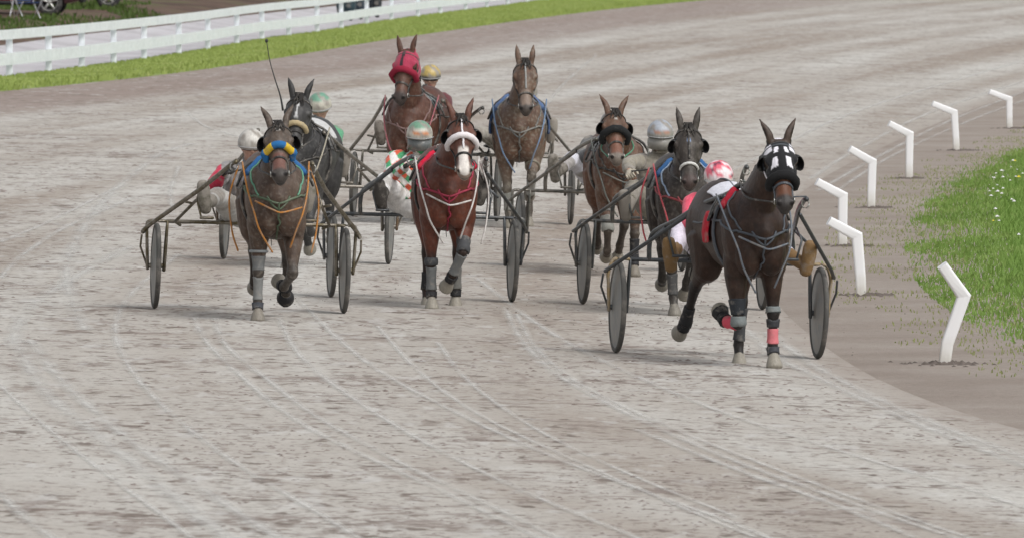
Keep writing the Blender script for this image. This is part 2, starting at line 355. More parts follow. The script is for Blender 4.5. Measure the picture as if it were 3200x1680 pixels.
for pth, w_ in LINES:
    g_ = [G(a_ * 3200 / 2576, b_ * 3200 / 2576) for a_, b_ in pth]; q = []
    for i in range(len(g_) - 1):
        for k_ in range(10):
            t = k_ / 10; p0 = g_[i - 1] if i else 2 * g_[0] - g_[1]; p1, p2 = g_[i], g_[i + 1]; p3 = g_[i + 2] if i + 2 < len(g_) else 2 * p2 - p1
            q.append(.5 * (2 * p1 + (p2 - p0) * t + (2 * p0 - 5 * p1 + 4 * p2 - p3) * t * t + (3 * p1 - p0 - 3 * p2 + p3) * t ** 3))
    q.append(g_[-1]); k0 = len(vs)
    for i, v in enumerate(q):
        d_ = (q[min(i + 1, len(q) - 1)] - q[max(i - 1, 0)]); n_ = Vector((d_.y, -d_.x, 0)).normalized() * w_ / 2 * (1 + .3 * noise.noise(v))
        for sg in (-1, 1):
            e = v + n_ * sg * 1.9; uvm.append((0.0 if sg < 0 else 1.0, 0)); vs.append((e.x, e.y, hgt(e.x, e.y) + .006))
    for i in range(len(q) - 1): fs.append((k0 + 2 * i, k0 + 2 * i + 1, k0 + 2 * i + 3, k0 + 2 * i + 2))
tmo = tag(nobj('track_marks', vs, fs, mat_marks()), kind='structure'); uvl = tmo.data.uv_layers.new(name='UVMap')
li = np.zeros(len(tmo.data.loops), dtype=np.int32); tmo.data.loops.foreach_get('vertex_index', li); uvl.data.foreach_set('uv', np.array(uvm, dtype=np.float32)[li].ravel())

# grass
def blades(name, n, gen, mat, label, cat, hmin, hmax, w):
    vs, fs = [], []
    for _ in range(n):
        g = gen()
        if g is None: continue
        x, y, sc = g; z = hgt(x, y)
        hh = R_.uniform(hmin, hmax) * sc; a = R_.uniform(-.6, .6); lx = R_.uniform(-.5, .5) * hh; ly = R_.uniform(-.5, .5) * hh
        ww = w * R_.uniform(.6, 1.3); k = len(vs)
        vs += [(x - ww * cos(a), y - ww * sin(a), z - .01), (x + ww * cos(a), y + ww * sin(a), z - .01),
               (x + lx * .4 + ww * .7 * cos(a), y + ly * .4, z + hh * .6), (x + lx * .4 - ww * .7 * cos(a), y + ly * .4, z + hh * .6), (x + lx, y + ly, z + hh)]
        fs += [(k, k + 1, k + 2, k + 3), (k + 3, k + 2, k + 4)]
    o = nobj(name, vs, fs, mat); return tag(o, label, cat, kind='stuff')
def gen_in():
    y = K * (72 + 88 * R_.random() ** 1.15); u = R_.random() ** 1.1 * 6.5; x = XG(y) + u - .12
    if x > y * 1640 / F: return None
    e = noise.noise(Vector((y * .16, x * .7, 1))) * 1.5 - .45
    if u < .9 + e and R_.random() > (u / (.9 + e + 1e-3)) ** 1.5 * .8 + .05: return None
    return x, y, .4 + .6 * min(1, u / 1.6)
blades('grass', 120000, gen_in, mat_blade('infield_blades', (.085, .15, .03), (.15, .25, .05), (.30, .35, .13)), 'lush green infield grass growing inside the bend on the right', 'grass', .04, .13, .0065)
def gen_scrub():
    y = K * (74 + 90 * R_.random()); x = XG(y) + .5 - 1.5 * R_.random() ** 1.7
    if noise.noise(Vector((x * 1.2, y * .35, 5))) < (XG(y) - x) * .45 - .35: return None
    return x, y, .55
blades('grass_fringe', 9000, gen_scrub, mat_blade('fringe_blades', (.17, .19, .07), (.23, .25, .10), (.30, .29, .17)), 'sparse yellowish grass creeping onto the dirt edge of the infield', 'grass', .02, .07, .006)
def gen_out():
    y = K * (160 + 225 * R_.random() ** 1.0); a, b = XO(y), XF(y); u = R_.random(); x = a + (b - a) * u + .1 * noise.noise(Vector((0, y * .5, 0)))
    return x, y, (.55 + .45 * u) if u > .12 else 2.6
blades('verge_grass', 60000, gen_out, mat_blade('verge_blades', (.17, .225, .055), (.26, .325, .085), (.38, .39, .17)), 'short light green grass verge below the white fence', 'grass', .012, .045, .016)
def gen_bank():
    y = K * (186 + 110 * R_.random()); x = XF(y) - 5.2 - 9 * R_.random()
    if noise.noise(Vector((x * .35, y * .08, 2))) < .0: return None
    return x, y, 1.0
blades('bank_grass', 22000, gen_bank, mat_blade('bank_blades', (.03, .055, .012), (.06, .10, .02), (.14, .16, .06)), 'rough dark grass tufts on the dirt bank among the parked cars', 'grass', .04, .16, .02)
# flowers
fl = []; fy = []
for _ in range(420):
    y = K * (76 + 70 * R_.random()); u = .7 + R_.random() * 4.5; x = XG(y) + u
    if x > y * 1640 / F: continue
    s = R_.uniform(.016, .032); (fy if R_.random() < .2 else fl).append((x, y, hgt(x, y) + R_.uniform(.12, .19), s, s, s * .75))
lumps('clover_flowers', fl, M((.72, .70, .70), .7, mud=0), 'white clover heads dotted through the green infield grass', 'flowers')
lumps('dandelions', fy, M((.75, .6, .03), .7, mud=0), 'tiny yellow dandelions dotted through the green infield grass', 'flowers')

# ------------------------------------------------------------------ lofting
def crm(p, k):
    """catmull-rom resample of list of tuples"""
    a = [np.array(q, float) for q in p]
    if k <= 1: return a
    out = []
    for i in range(len(a) - 1):
        p0 = a[i - 1] if i > 0 else 2 * a[0] - a[1]
        p1, p2 = a[i], a[i + 1]
        p3 = a[i + 2] if i + 2 < len(a) else 2 * a[-1] - a[-2]
        for j in range(k):
            t = j / k
            out.append(.5 * (2 * p1 + (p2 - p0) * t + (2 * p0 - 5 * p1 + 4 * p2 - p3) * t * t + (3 * p1 - p0 - 3 * p2 + p3) * t ** 3))
    out.append(a[-1]); return out
def loft(bm, pts, side=(0, 1, 0), n=14, k=3, caps=True, closed=False):
    """pts: (x,y,z, half width along side, half height)"""
    q = crm(pts, k); rings = []; S = Vector(side)
    for i, r in enumerate(q):
        p = Vector(r[:3])
        a = Vector(q[max(i - 1, 0)][:3]); b = Vector(q[min(i + 1, len(q) - 1)][:3])
        t = b - a
        if t.length < 1e-7: t = Vector((0, 0, 1))
        t.normalize()
        s = S - t * S.dot(t)
        if s.length < 1e-3: s = t.orthogonal()
        s.normalize(); c = t.cross(s)
        rw, rh = max(r[3], 1e-4), max(r[4], 1e-4)
        rings.append([bm.verts.new(p + s * (rw * cos(2 * pi * j / n)) + c * (rh * sin(2 * pi * j / n))) for j in range(n)])
    for i in range(len(rings) - 1):
        for j in range(n):
            bm.faces.new((rings[i][j], rings[i][(j + 1) % n], rings[i + 1][(j + 1) % n], rings[i + 1][j]))
    if closed:
        for j in range(n): bm.faces.new((rings[-1][j], rings[-1][(j + 1) % n], rings[0][(j + 1) % n], rings[0][j]))
    elif caps:
        for rg, r, sg in ((rings[0], q[0], -1), (rings[-1], q[-1], 1)):
            i0 = 0 if sg < 0 else -1; i1 = 1 if sg < 0 else -2
            t = (Vector(q[i0][:3]) - Vector(q[i1][:3]))
            if t.length > 1e-7: t.normalize()
            m = [bm.verts.new(Vector(r[:3]) + (v.co - Vector(r[:3])) * .6 + t * .45 * min(r[3], r[4])) for v in rg]
            c = bm.verts.new(Vector(r[:3]) + t * .62 * min(r[3], r[4]))
            for j in range(n):
                bm.faces.new((rg[j], rg[(j + 1) % n], m[(j + 1) % n], m[j])); bm.faces.new((m[j], m[(j + 1) % n], c))
def tube(bm, pts, r, n=8, k=1, side=(0, 1, 0)):
    loft(bm, [(*p, r, r) for p in pts], side=side, n=n, k=k)
def ell(bm, c, r, rot=None, u=14, v=9):
    m = Matrix.Translation(c) @ (rot.to_4x4() if rot else Matrix.Identity(4)) @ Matrix.Diagonal((*r, 1))
    bmesh.ops.create_uvsphere(bm, u_segments=u, v_segments=v, radius=1.0, matrix=m)
def box(bm, c, s, rot=None, bev=0.0):
    m = Matrix.Translation(c) @ (rot.to_4x4() if rot else Matrix.Identity(4)) @ Matrix.Diagonal((s[0], s[1], s[2], 1))
    r = bmesh.ops.create_cube(bm, size=1.0, matrix=m)
    if bev:
        es = list({e for v in r['verts'] for e in v.link_edges})
        bmesh.ops.bevel(bm, geom=es, offset=bev, segments=2, affect='EDGES')
def tobj(name, paths, r, mat, parent, k=1, n=8, side=(0, 1, 0)):
    bm = bmesh.new()
    for p in paths: tube(bm, p, r, n=n, k=k, side=side)
    return bobj(name, bm, mat, parent)

def remeshed(bm, voxel, smooth=3):
    """fuse overlapping lofts into one continuous skin"""
    bmesh.ops.recalc_face_normals(bm, faces=bm.faces)
    me = bpy.data.meshes.new('tmp'); bm.to_mesh(me); bm.free()
    o = bpy.data.objects.new('tmp', me); COL.objects.link(o)
    md = o.modifiers.new('r', 'REMESH'); md.mode = 'VOXEL'; md.voxel_size = voxel
    if smooth:
        ms = o.modifiers.new('s', 'SMOOTH'); ms.factor = .5; ms.iterations = smooth
    dg = bpy.context.evaluated_depsgraph_get()
    out = bpy.data.meshes.new_from_object(o.evaluated_get(dg))
    bpy.data.objects.remove(o); bpy.data.meshes.remove(me)
    out.polygons.foreach_set('use_smooth', [True] * len(out.polygons))
    return out
def np_co(me):
    a = np.zeros(len(me.vertices) * 3, dtype=np.float32); me.vertices.foreach_get('co', a); return a.reshape(-1, 3)
def set_col(me, cols):
    ca = me.color_attributes.new('Col', 'FLOAT_COLOR', 'POINT')
    c = np.ones((len(me.vertices), 4), dtype=np.float32); c[:, :3] = cols
    ca.data.foreach_set('color', c.ravel())
def shell(name, me, mask, off, mat, parent, colfn=None, lift=None, smooth=2):
    """a garment: the skin's faces inside mask, lifted off the skin, with a turned-in edge"""
    co = np_co(me); no = np.zeros(len(co) * 3, dtype=np.float32); me.vertices.foreach_get('normal', no); no = no.reshape(-1, 3)
    keep = [p for p in me.polygons if all(mask[v] for v in p.vertices)]
    if not keep: return None
    bm = bmesh.new(); idx = {}
    for p in keep:
        f = []
        for v in p.vertices:
            if v not in idx:
                o_ = off if lift is None else off + lift[v]
                idx[v] = bm.verts.new(co[v] + no[v] * o_)
            f.append(idx[v])
        try: bm.faces.new(f)
        except ValueError: pass
    bm.normal_update()
    be = [e for e in bm.edges if e.is_boundary]
    bv = {v for e in be for v in e.verts}
    for _ in range(smooth):   # straighten the hems
        new = {}
        for v in bv:
            nb = [e.other_vert(v) for e in v.link_edges if e.is_boundary]
            if len(nb) == 2: new[v] = v.co * .5 + (nb[0].co + nb[1].co) * .25
        for v, c in new.items(): v.co = c
    r = bmesh.ops.extrude_edge_only(bm, edges=be)
    rev = {v: k for k, v in idx.items()}
    for v in r['geom']:
        if isinstance(v, bmesh.types.BMVert):
            # move back onto the skin
            src = min((e.other_vert(v) for e in v.link_edges if e.other_vert(v) in rev), key=lambda q: (q.co - v.co).length, default=None)
            if src is not None: v.co = v.co - Vector(no[rev[src]]) * (off + .004)
    bm.verts.ensure_lookup_table()
    if colfn is not None:
        cc = np.array([v.co[:] for v in bm.verts]); cols = colfn(cc)
    m2 = bpy.data.meshes.new(name); bm.to_mesh(m2); bm.free()
    if colfn is not None: set_col(m2, cols)
    m2.materials.append(mat); m2.polygons.foreach_set('use_smooth', [True] * len(m2.polygons))
    return link(bpy.data.objects.new(name, m2), parent)

def vnoise(co, sc, off=0.0, octv=3):
    return np.array([noise.fractal(Vector((c[0] * sc + off, c[1] * sc, c[2] * sc)), 1.0, 2.0, octv) for c in co])
def sstep(a, b, x):
    t = np.clip((x - a) / (b - a), 0, 1); return t * t * (3 - 2 * t)
def mixc(c, d, t):
    return c * (1 - t[:, None]) + np.array(d)[None, :] * t[:, None]

class Bones:
    def __init__(s): s.l = []
    def add(s, name, a, b, ra, rb): s.l.append((name, np.array(a, float), np.array(b, float), ra, rb))
    def label(s, co):
        best = np.full(len(co), 1e9); lab = np.zeros(len(co), dtype=int); par = np.zeros(len(co))
        for i, (nm, a, b, ra, rb) in enumerate(s.l):
            ab = b - a; t = np.clip(((co - a) @ ab) / (ab @ ab), 0, 1)
            d = np.linalg.norm(co - (a + t[:, None] * ab), axis=1) / (ra + (rb - ra) * t)
            m = d < best; best[m] = d[m]; lab[m] = i
        # unclamped param for the chosen bone
        for i, (nm, a, b, ra, rb) in enumerate(s.l):
            m = lab == i; ab = b - a; par[m] = ((co[m] - a) @ ab) / (ab @ ab)
        s.names = [q[0] for q in s.l]
        return lab, par
    def mask(s, lab, names): return np.isin(lab, [i for i, q in enumerate(s.l) if q[0] in names])

# ------------------------------------------------------------------ horse
def horse_fk(kind, y, h0, ang, sp, k0=1.0, sp2=0.0):
    """joint chain of a leg; ang in degrees from straight down, positive = forward; y = side, sp = splay at the foot"""
    if kind == 'front': L = [.345, .265, .105, .075]; j = [Vector((.42, y, .777 + h0))]
    else: L = [.34, .355, .11, .075]; j = [Vector((-.50, y, .835 + h0))]
    for i, (l, a) in enumerate(zip(L, ang)):
        if i == 0: l *= k0
        if i == 1: sp += sp2
        a = radians(a); p = j[-1] + Vector((sin(a) * l, sp * l, -cos(a) * l)); j.append(p)
    return j

def make_horse(sp):
    sc = sp.get('scale', .93)
    root = empty('horse', sp['loc'], sp['rz'], sp['label'], 'horse', 'harness racing horses on the bend')
    root.scale = (sc, sc, sc)
    bm = bmesh.new(); B = Bones()
    hz = sp.get('lift', 0.0)
    T = [(-.90,0,1.20,.09,.14),(-.83,0,1.21,.18,.22),(-.68,0,1.23,.255,.285),(-.45,0,1.225,.275,.295),(-.2,0,1.17,.275,.285),(0,0,1.135,.295,.305),(.2,0,1.135,.285,.325),(.4,0,1.14,.245,.345),(.54,0,1.13,.225,.30),(.64,0,1.11,.19,.23),(.70,0,1.09,.12,.15)]
    T = [(x, y, z + hz - .035, a * 1.03, b * 1.10) for (x, y, z, a, b) in T]
    loft(bm, T, n=24, k=4)
    B.add('trunk', (-.85, 0, 1.2 + hz), (.0, 0, 1.15 + hz), .26, .29); B.add('chest', (.0, 0, 1.15 + hz), (.62, 0, 1.12 + hz), .29, .24)
    for s in (-1, 1):   # muscle masses: shoulder, pectoral, haunch
        ell(bm, (.46, s * .172, 1.10 + hz), (.16, .115, .29), Matrix.Rotation(radians(-18), 3, 'Y'))
        ell(bm, (.60, s * .095, .95 + hz), (.105, .125, .20))
        ell(bm, (.45, s * .175, .88 + hz), (.13, .095, .17))
        ell(bm, (-.62, s * .155, 1.12 + hz), (.25, .14, .30), Matrix.Rotation(radians(14), 3, 'Y'))
    # neck and head
    poll = Vector(sp.get('poll', (1.02, 0, 1.66))) + Vector((0, 0, hz))
    nb = Vector((.47, 0, 1.30 + hz)); mid = nb.lerp(poll, .5) + Vector((-.02, -.0, .0))
    loft(bm, [(.33, 0, 1.18 + hz, .19, .28), (*nb, .155, .26), (*mid, .108, .185), (*nb.lerp(poll, .8), .088, .14), (*poll, .078, .112)], n=20, k=4)
    B.add('neck', nb, poll, .17, .10)
    pitch, yaw, roll = [radians(a) for a in sp.get('head', (50, 0, 0))]
    HM = Matrix.Translation(poll) @ Matrix.Rotation(yaw, 4, 'Z') @ Matrix.Rotation(pitch, 4, 'Y') @ Matrix.Rotation(roll, 4, 'X') @ Matrix.Scale(1.05, 4) @ Matrix.Diagonal((.97, 1.17, 1.08, 1))
    # head local: +x poll->muzzle, z = front of the face (up), y side
    hb = bmesh.new()
    HL = .60
    loft(hb, [(-.05,0,-.01,.06,.07),(.0,0,-.005,.088,.105),(.08,0,0,.102,.128),(.17,0,-.005,.106,.138),(.25,0,-.01,.090,.128),(.34,0,-.012,.066,.095),(.44,0,-.015,.056,.073),(.52,0,-.018,.062,.068),(.575,0,-.022,.052,.055),(.60,0,-.028,.03,.035)], n=20, k=3)
    for s in (-1, 1):
        ell(hb, (.13, s * .058, -.075), (.115, .042, .08))              # jowl
        ell(hb, (.17, s * .092, .058), (.045, .022, .028))              # brow over the eye
        ell(hb, (.205, s * .082, .02), (.12, .02, .022))                 # facial crest
        ell(hb, (.55, s * .042, .012), (.032, .022, .028))              # nostril flare
        # ear
        ty = s * sp.get('ear', .085)
        loft(hb, [(.0, s * .056, .07, .024, .024), (-.045, s * .062, .105, .029, .022), (-.10, s * .062 + ty * .2, .130, .026, .016), (-.15, s * .062 + ty * .42, .147, .014, .010), (-.182, s * .062 + ty * .55, .155, .005, .005)], n=10, k=2)
    ell(hb, (.57, 0, -.065), (.04, .036, .022))                           # lower lip
    for v in hb.verts: v.co = HM @ v.co
    tm = bpy.data.meshes.new('t'); hb.to_mesh(tm); hb.free(); bm.from_mesh(tm); bpy.data.meshes.remove(tm)
    B.add('head', HM @ Vector((0, 0, 0)), HM @ Vector((HL, 0, 0)), .12, .07)
    # legs
    J = {}
    for key, (kind, s) in dict(fl=('front', -1), fr=('front', 1), rl=('rear', -1), rr=('rear', 1)).items():
        y0 = s * (.155 if kind == 'front' else .15)
        ang, splay = sp['legs'][key][:4], (sp['legs'][key][4] if len(sp['legs'][key]) > 4 else -.06 * s)
        ex = sp['legs'][key][5:]; j = horse_fk(kind, y0, hz, ang, splay, *ex); J[key] = j
        if kind == 'front':
            loft(bm, [(*(j[0] + Vector((.04, -.0, .12))), .105, .14), (*j[0], .098, .115), (*j[0].lerp(j[1], .35), .078, .088), (*j[0].lerp(j[1], .8), .050, .056), (*j[1], .058, .062)], n=14, k=3)
        else:
            loft(bm, [(-.52, y0, 1.06 + hz, .16, .23), (*(j[0]), .135, .18), (*j[0].lerp(j[1], .35), .095, .12), (*j[0].lerp(j[1], .75), .053, .068), (*j[1], .053, .070)], n=14, k=3)
        loft(bm, [(*j[1], .055, .058), (*j[1].lerp(j[2], .25), .042, .047), (*j[1].lerp(j[2], .7), .037, .042), (*j[2], .048, .052)], n=12, k=3)
        loft(bm, [(*j[2], .046, .050), (*j[2].lerp(j[3], .5), .040, .042), (*j[3], .048, .050)], n=12, k=2)
        d = (j[4] - j[3]).normalized()
        loft(bm, [(*(j[3] + d * -.005), .052, .054), (*(j[3] + d * .03), .062, .066), (*j[4], .072, .078)], n=14, k=2)
        B.add(key + '_upper', j[0], j[1], .10, .055); B.add(key + '_cannon', j[1], j[2], .045, .045)
        B.add(key + '_pastern', j[2], j[3], .045, .045); B.add(key + '_hoof', j[3], j[4], .055, .07)
    me = remeshed(bm, .0115, 3)
    co = np_co(me); lab, par = B.label(co); HMi = np.array(HM.inverted())
    hl = co @ HMi[:3, :3].T + HMi[:3, 3]
    N = B.names; isleg = np.array([('_' in N[i]) for i in lab]); ishead = B.mask(lab, ['head']) & (hl[:, 0] > -.3)
    # coat
    base = np.array(sp['coat']); c = np.tile(base, (len(co), 1))
    n1 = vnoise(co, 2.2, sp.get('seed', 0)); n2 = vnoise(co, 9.0, sp.get('seed', 0) + 5); n3 = vnoise(co, 34.0, 2.0, 2)
    c *= np.clip(1 + .35 * n1 + .35 * n2 + .35 * vnoise(co, 26.0, 12.0, 2), .4, 2)[:, None]
    c = mixc(c, sp.get('points', (.02, .017, .015)), np.where(B.mask(lab, [k + q for k in J for q in ('_cannon', '_pastern')]), 1.0, 0.0) * .9)
    up = B.mask(lab, [k + '_upper' for k in J]); c = mixc(c, sp.get('points', (.02, .017, .015)), np.where(up, sstep(.55, .95, par), 0) * .9)
    hoof = B.mask(lab, [k + '_hoof' for k in J]); c = mixc(c, (.27, .25, .21), hoof * 1.0)
    # mud thrown over the front
    ma = sp.get('mud', .5); front = np.clip(.35 + .5 * (co[:, 0] + .3), .15, 1) * np.where(ishead, .45, 1)
    n4 = vnoise(co, 70.0, 7.0, 2)
    mudm = np.clip(front * ma * (.62 + .55 * n1 + .35 * n2 + .35 * n4) + .35 * ma * np.where(isleg, 1, 0) * (1 - co[:, 2]) + np.where(ishead, sp.get('facemud', .25) * (.8 + .5 * n4), 0), 0, .92)
    c = mixc(c, sp.get('mudcol', (.14, .125, .105)), np.clip(mudm, 0, .9))
    c = mixc(c, np.array(sp.get('mudcol', (.14, .125, .105))) * 1.7, np.clip(sstep(.30, .52, n3 * .6 + .22 + .15 * n2) * np.clip(front + .25, 0, 1) * ma * .8, 0, .55))
    # muzzle, eyes, nostrils, inner ear
    c = mixc(c, sp.get('muzzle', (.045, .04, .038)), np.where(ishead, sstep(.47, .54, hl[:, 0]), 0) * .85)
    for s in (-1, 1):
        d = np.linalg.norm((hl - np.array((.185, s * .102, .03))) / np.array((.026, .03, .018)), axis=1); c = mixc(c, (.006, .005, .005), np.where(ishead, 1 - sstep(.85, 1.15, d), 0))
        d = np.linalg.norm((hl - np.array((.575, s * .045, .022))) / np.array((.02, .02, .018)), axis=1); c = mixc(c, (.008, .006, .006), np.where(ishead, 1 - sstep(.8, 1.15, d), 0))
        d = np.linalg.norm((hl - np.array((-.07, s * .10, .118))) / np.array((.055, .022, .03)), axis=1); c = mixc(c, base * .35, np.where(ishead, (1 - sstep(.8, 1.2, d)) * .8, 0))
    d = np.abs(hl[:, 2] + .048); c = mixc(c, (.012, .01, .01), np.where(ishead & (hl[:, 0] > .52), (1 - sstep(.003, .009, d)) * .8, 0))
    if sp.get('blaze'):
        for (u0, u1, w, col) in sp['blaze']:
            m = np.where(ishead & (hl[:, 2] > .0), sstep(u0 - .02, u0 + .02, hl[:, 0]) * (1 - sstep(u1 - .02, u1 + .02, hl[:, 0])) * (1 - sstep(w * .8, w * 1.2, np.abs(hl[:, 1]) + .012 * n2)), 0)
            c = mixc(c, col, m)
    set_col(me, np.clip(c, 0, 1)); me.name = 'body'; me.materials.append(M_COAT)
    body = link(bpy.data.objects.new('body', me), root)
    bvh = BVHTree.FromPolygons([Vector(v) for v in co], [tuple(p.vertices) for p in me.polygons])
    def strap(name, paths, r, mat, off=.45, parent=root):
        for pth in paths:
            b = bmesh.new(); q = crm(pth, 8); out = []
            for v in q:
                loc, nrm, _, _ = bvh.find_nearest(Vector(v))
                out.append(loc + nrm * r * off)
            loft(b, [(*v, r, r) for v in out], n=6, k=1)
            o = bobj(name, b, mat, parent)
        return o
    def ring(name, cen, ax, zero, a0, a1, r, mat, parent=root, off=.4, steps=28, rw=None, closed=None):
        """band round the body: rays cast from outside to the axis"""
        ax = Vector(ax).normalized(); z = Vector(zero) - ax * Vector(zero).dot(ax); z.normalize(); w = ax.cross(z); q = []
        full = abs(a1 - a0) > 359
        for i in range(steps if full else steps + 1):
            a = radians(a0 + (a1 - a0) * i / steps); dd = z * cos(a) + w * sin(a)
            loc, nrm, _, dist = bvh.ray_cast(Vector(cen), dd, .9)
            p_ = None; o_ = Vector(cen)
            for _k in range(6):
                loc, nrm, _, dist = bvh.ray_cast(o_, dd, .9)
                if loc is None: break
                p_ = loc; o_ = loc + dd * .004
                if nrm.dot(dd) > 0: break
            if p_ is None: continue
            q.append((*(p_ + dd * r * off), rw or r, r))
        if len(q) < 3: return None
        b = bmesh.new(); loft(b, q, side=ax, n=8, k=1, closed=full); return bobj(name, b, mat, parent)
    hp = lambda x, y, z: HM @ Vector((x, y, z))
    hax = (HM.to_3x3() @ Vector((1, 0, 0))); hup = HM.to_3x3() @ Vector((0, 0, 1))
    lea = sp.get('leather', M((.03, .028, .027), .5, mud=.35))
    # bridle: one thing made of head strap, brow band, nose band and cheek pieces
    br = ring('bridle', hp(.40, 0, -.01), hax, hup, 0, 360, .009, lea, rw=.013)
    ring('brow_band', hp(.06, 0, .0), hax, hup, -115, 115, .008, lea, parent=br)
    strap('cheek_strap', [[hp(.03, s * .12, .0), hp(.12, s * .13, -.02), hp(.26, s * .1, -.02), hp(.40, s * .08, -.01), hp(.49, s * .08, -.03)] for s in (-1, 1)], .009, lea, parent=br)
    if sp.get('face_strap', True):
        strap('face_strap', [[hp(.02, 0, .2), hp(.12, 0, .2), hp(.25, 0, .2), hp(.40, 0, .2)]], .010, sp.get('face_mat', lea), parent=br)
    for s in (-1, 1): tobj('bit_ring', [[hp(.50 + .022 * cos(a), s * .066, -.03 + .022 * sin(a)) for a in [i * pi / 5 for i in range(11)]]], .005, M((.5, .5, .48), .35, .9, mud=.2), br)
    if sp.get('roll'):
        rr = sp['roll']; u, col, rad, a = rr['u'], rr['cols'], rr['r'], rr.get('a', 100)
        k = len(col)
        b0 = ring('sheepskin_noseband', hp(u, 0, -.01), hax, hup, -a, -a + 2 * a / k, rad, M(col[0], .95, mud=rr.get('mud', .3), mscale=22.0), steps=9, off=.7)
        for i in range(1, k):
            ring('noseband_segment', hp(u, 0, -.01), hax, hup, -a + 2 * a * i / k - 2, -a + 2 * a * (i + 1) / k, rad, M(col[i], .95, mud=rr.get('mud', .2)), parent=b0, steps=9, off=.7)
    if sp.get('blinkers'):
        for s in (-1, 1):
            b = bmesh.new(); R3 = HM.to_3x3() @ Matrix.Rotation(radians(s * 24), 3, 'Z')
            r_ = bmesh.ops.create_uvsphere(b, u_segments=16, v_segments=10, radius=1.0, matrix=Matrix.Translation(hp(.165, s * .118, .025)) @ R3.to_4x4() @ Matrix.Diagonal((.075, .038, .062, 1)))
            c0 = hp(.165, s * .118, .025); out = R3 @ Vector((.75, 0, .35)).normalized()
            bmesh.ops.bisect_plane(b, geom=b.verts[:] + b.edges[:] + b.faces[:], plane_co=c0 + out * .022, plane_no=out, clear_outer=True)
            o = bobj('blinker', b, M(sp.get('blink_col', (.012, .012, .013)), .5, mud=.2), root)
            md = o.modifiers.new('s', 'SOLIDIFY'); md.thickness = .005
    if sp.get('hood'):
        hd = sp['hood']
        eye = np.minimum(*[np.linalg.norm((hl - np.array((.185, s * .105, .03))) / np.array((.05, .06, .04)), axis=1) for s in (-1, 1)])
        earr = (hl[:, 2] > .085) & (hl[:, 0] < .02)
        m = ((ishead | (B.mask(lab, ['neck']) & (hl[:, 0] > -.08) )) & (hl[:, 0] > -.09) & (hl[:, 0] < hd['u1']) & (eye > 1) & ~earr & (hl[:, 2] > -.16))
        fn = hd['fn']
        shell('racing_hood', me, m, .007, M_CLOTH, root, colfn=lambda cc: fn(cc @ HMi[:3, :3].T + HMi[:3, 3]))
    # girth, saddle pad, cloth
    ring('girth', (.22, 0, 1.12 + hz), (1, 0, .08), (0, 0, 1), 40, 320, .014, lea, rw=.03, steps=40)
    if sp.get('cloth'):
        cl = sp['cloth']
        ang = np.degrees(np.arctan2(np.abs(co[:, 1]), co[:, 2] - 1.12 - hz))
        m = B.mask(lab, ['trunk', 'chest']) & (co[:, 0] > cl['x0']) & (co[:, 0] < cl['x1']) & (ang < cl['a']) & (co[:, 2] > 1.1 + hz)
        shell('saddle_cloth', me, m, .012, M_CLOTH, root, colfn=cl['fn'])
    sm = sp.get('pad', (.02, .02, .02))
    b = bmesh.new()
    for s in (-1, 1):
        ell(b, (.22, s * .075, 1.485 + hz), (.06, .055, .022), Matrix.Rotation(s * radians(-24), 3, 'X'))
        loft(b, [(.22, s * .09, 1.47 + hz, .03, .012), (.23, s * .26, 1.37 + hz, .035, .014), (.25, s * .345, 1.20 + hz, .03, .012)], side=(1, 0, 0), n=8, k=3)
    hs_ = bobj('harness_saddle', b, M(sm, .5, mud=.3), root)
    for s in (-1, 1):
        b = bmesh.new(); tube(b, [(.24, s * .07 + .022 * cos(a), 1.515 + hz + .022 * sin(a)) for a in [i * pi / 5 for i in range(11)]], .004)
        bobj('terret', b, M((.55, .53, .5), .35, .9, mud=.1), hs_)
    # shoulder rolls either side of the withers (coloured fleece)
    if sp.get('pads'):
        strap('fleece_pad', [[(.20, s * .13, 1.52 + hz), (.31, s * .20, 1.45 + hz), (.38, s * .28, 1.33 + hz)] for s in (-1, 1)], .034, M(sp['pads'], .95, mud=.12))
    for (sd_, col_, x_, z1_, z2_) in sp.get('flaps', []):
        b = bmesh.new(); q = []
        for k_ in range(7):
            t = k_ / 6; v = Vector((x_, sd_ * .5, z1_ + (z2_ - z1_) * t + hz)); loc, nrm, _, _ = bvh.find_nearest(v); q.append((*(loc + nrm * .022), .085, .020))
        loft(b, q, side=(1, 0, 0), n=10, k=2); bobj('girth_pad', b, M(col_, .85, mud=.3), root)
    # breast collar
    cm = sp.get('collar', lea)
    strap('breast_collar', [[(.24, -.40, 1.24 + hz), (.45, -.38, 1.19 + hz), (.62, -.29, 1.14 + hz), (.74, -.1, 1.09 + hz), (.78, 0, 1.06 + hz), (.74, .1, 1.09 + hz), (.62, .29, 1.14 + hz), (.45, .38, 1.19 + hz), (.24, .40, 1.24 + hz)]], .011, cm)
    strap('neck_strap', [[(.30, s * .16, 1.50 + hz), (.44, s * .26, 1.38 + hz), (.58, s * .24, 1.24 + hz), (.68, s * .18, 1.13 + hz)] for s in (-1, 1)], .009, sp.get('nstrap', cm))
    strap('trace', [[(.24, s * .40, 1.25 + hz), (-.1, s * .40, 1.20 + hz), (-.45, s * .40, 1.16 + hz)] for s in (-1, 1)], .009, lea)
    strap('back_strap', [[(.20, 0, 1.6 + hz), (-.2, 0, 1.6 + hz), (-.6, 0, 1.6 + hz), (-.88, 0, 1.42 + hz)]], .010, lea)
    strap('martingale', [[(.80, 0, 1.06 + hz), (.76, 0, .95 + hz), (.62, 0, .82 + hz), (.40, 0, .80 + hz)], [(.76, -.12, 1.12 + hz), (.78, .0, 1.0 + hz), (.76, .12, 1.12 + hz)]], .009, cm)
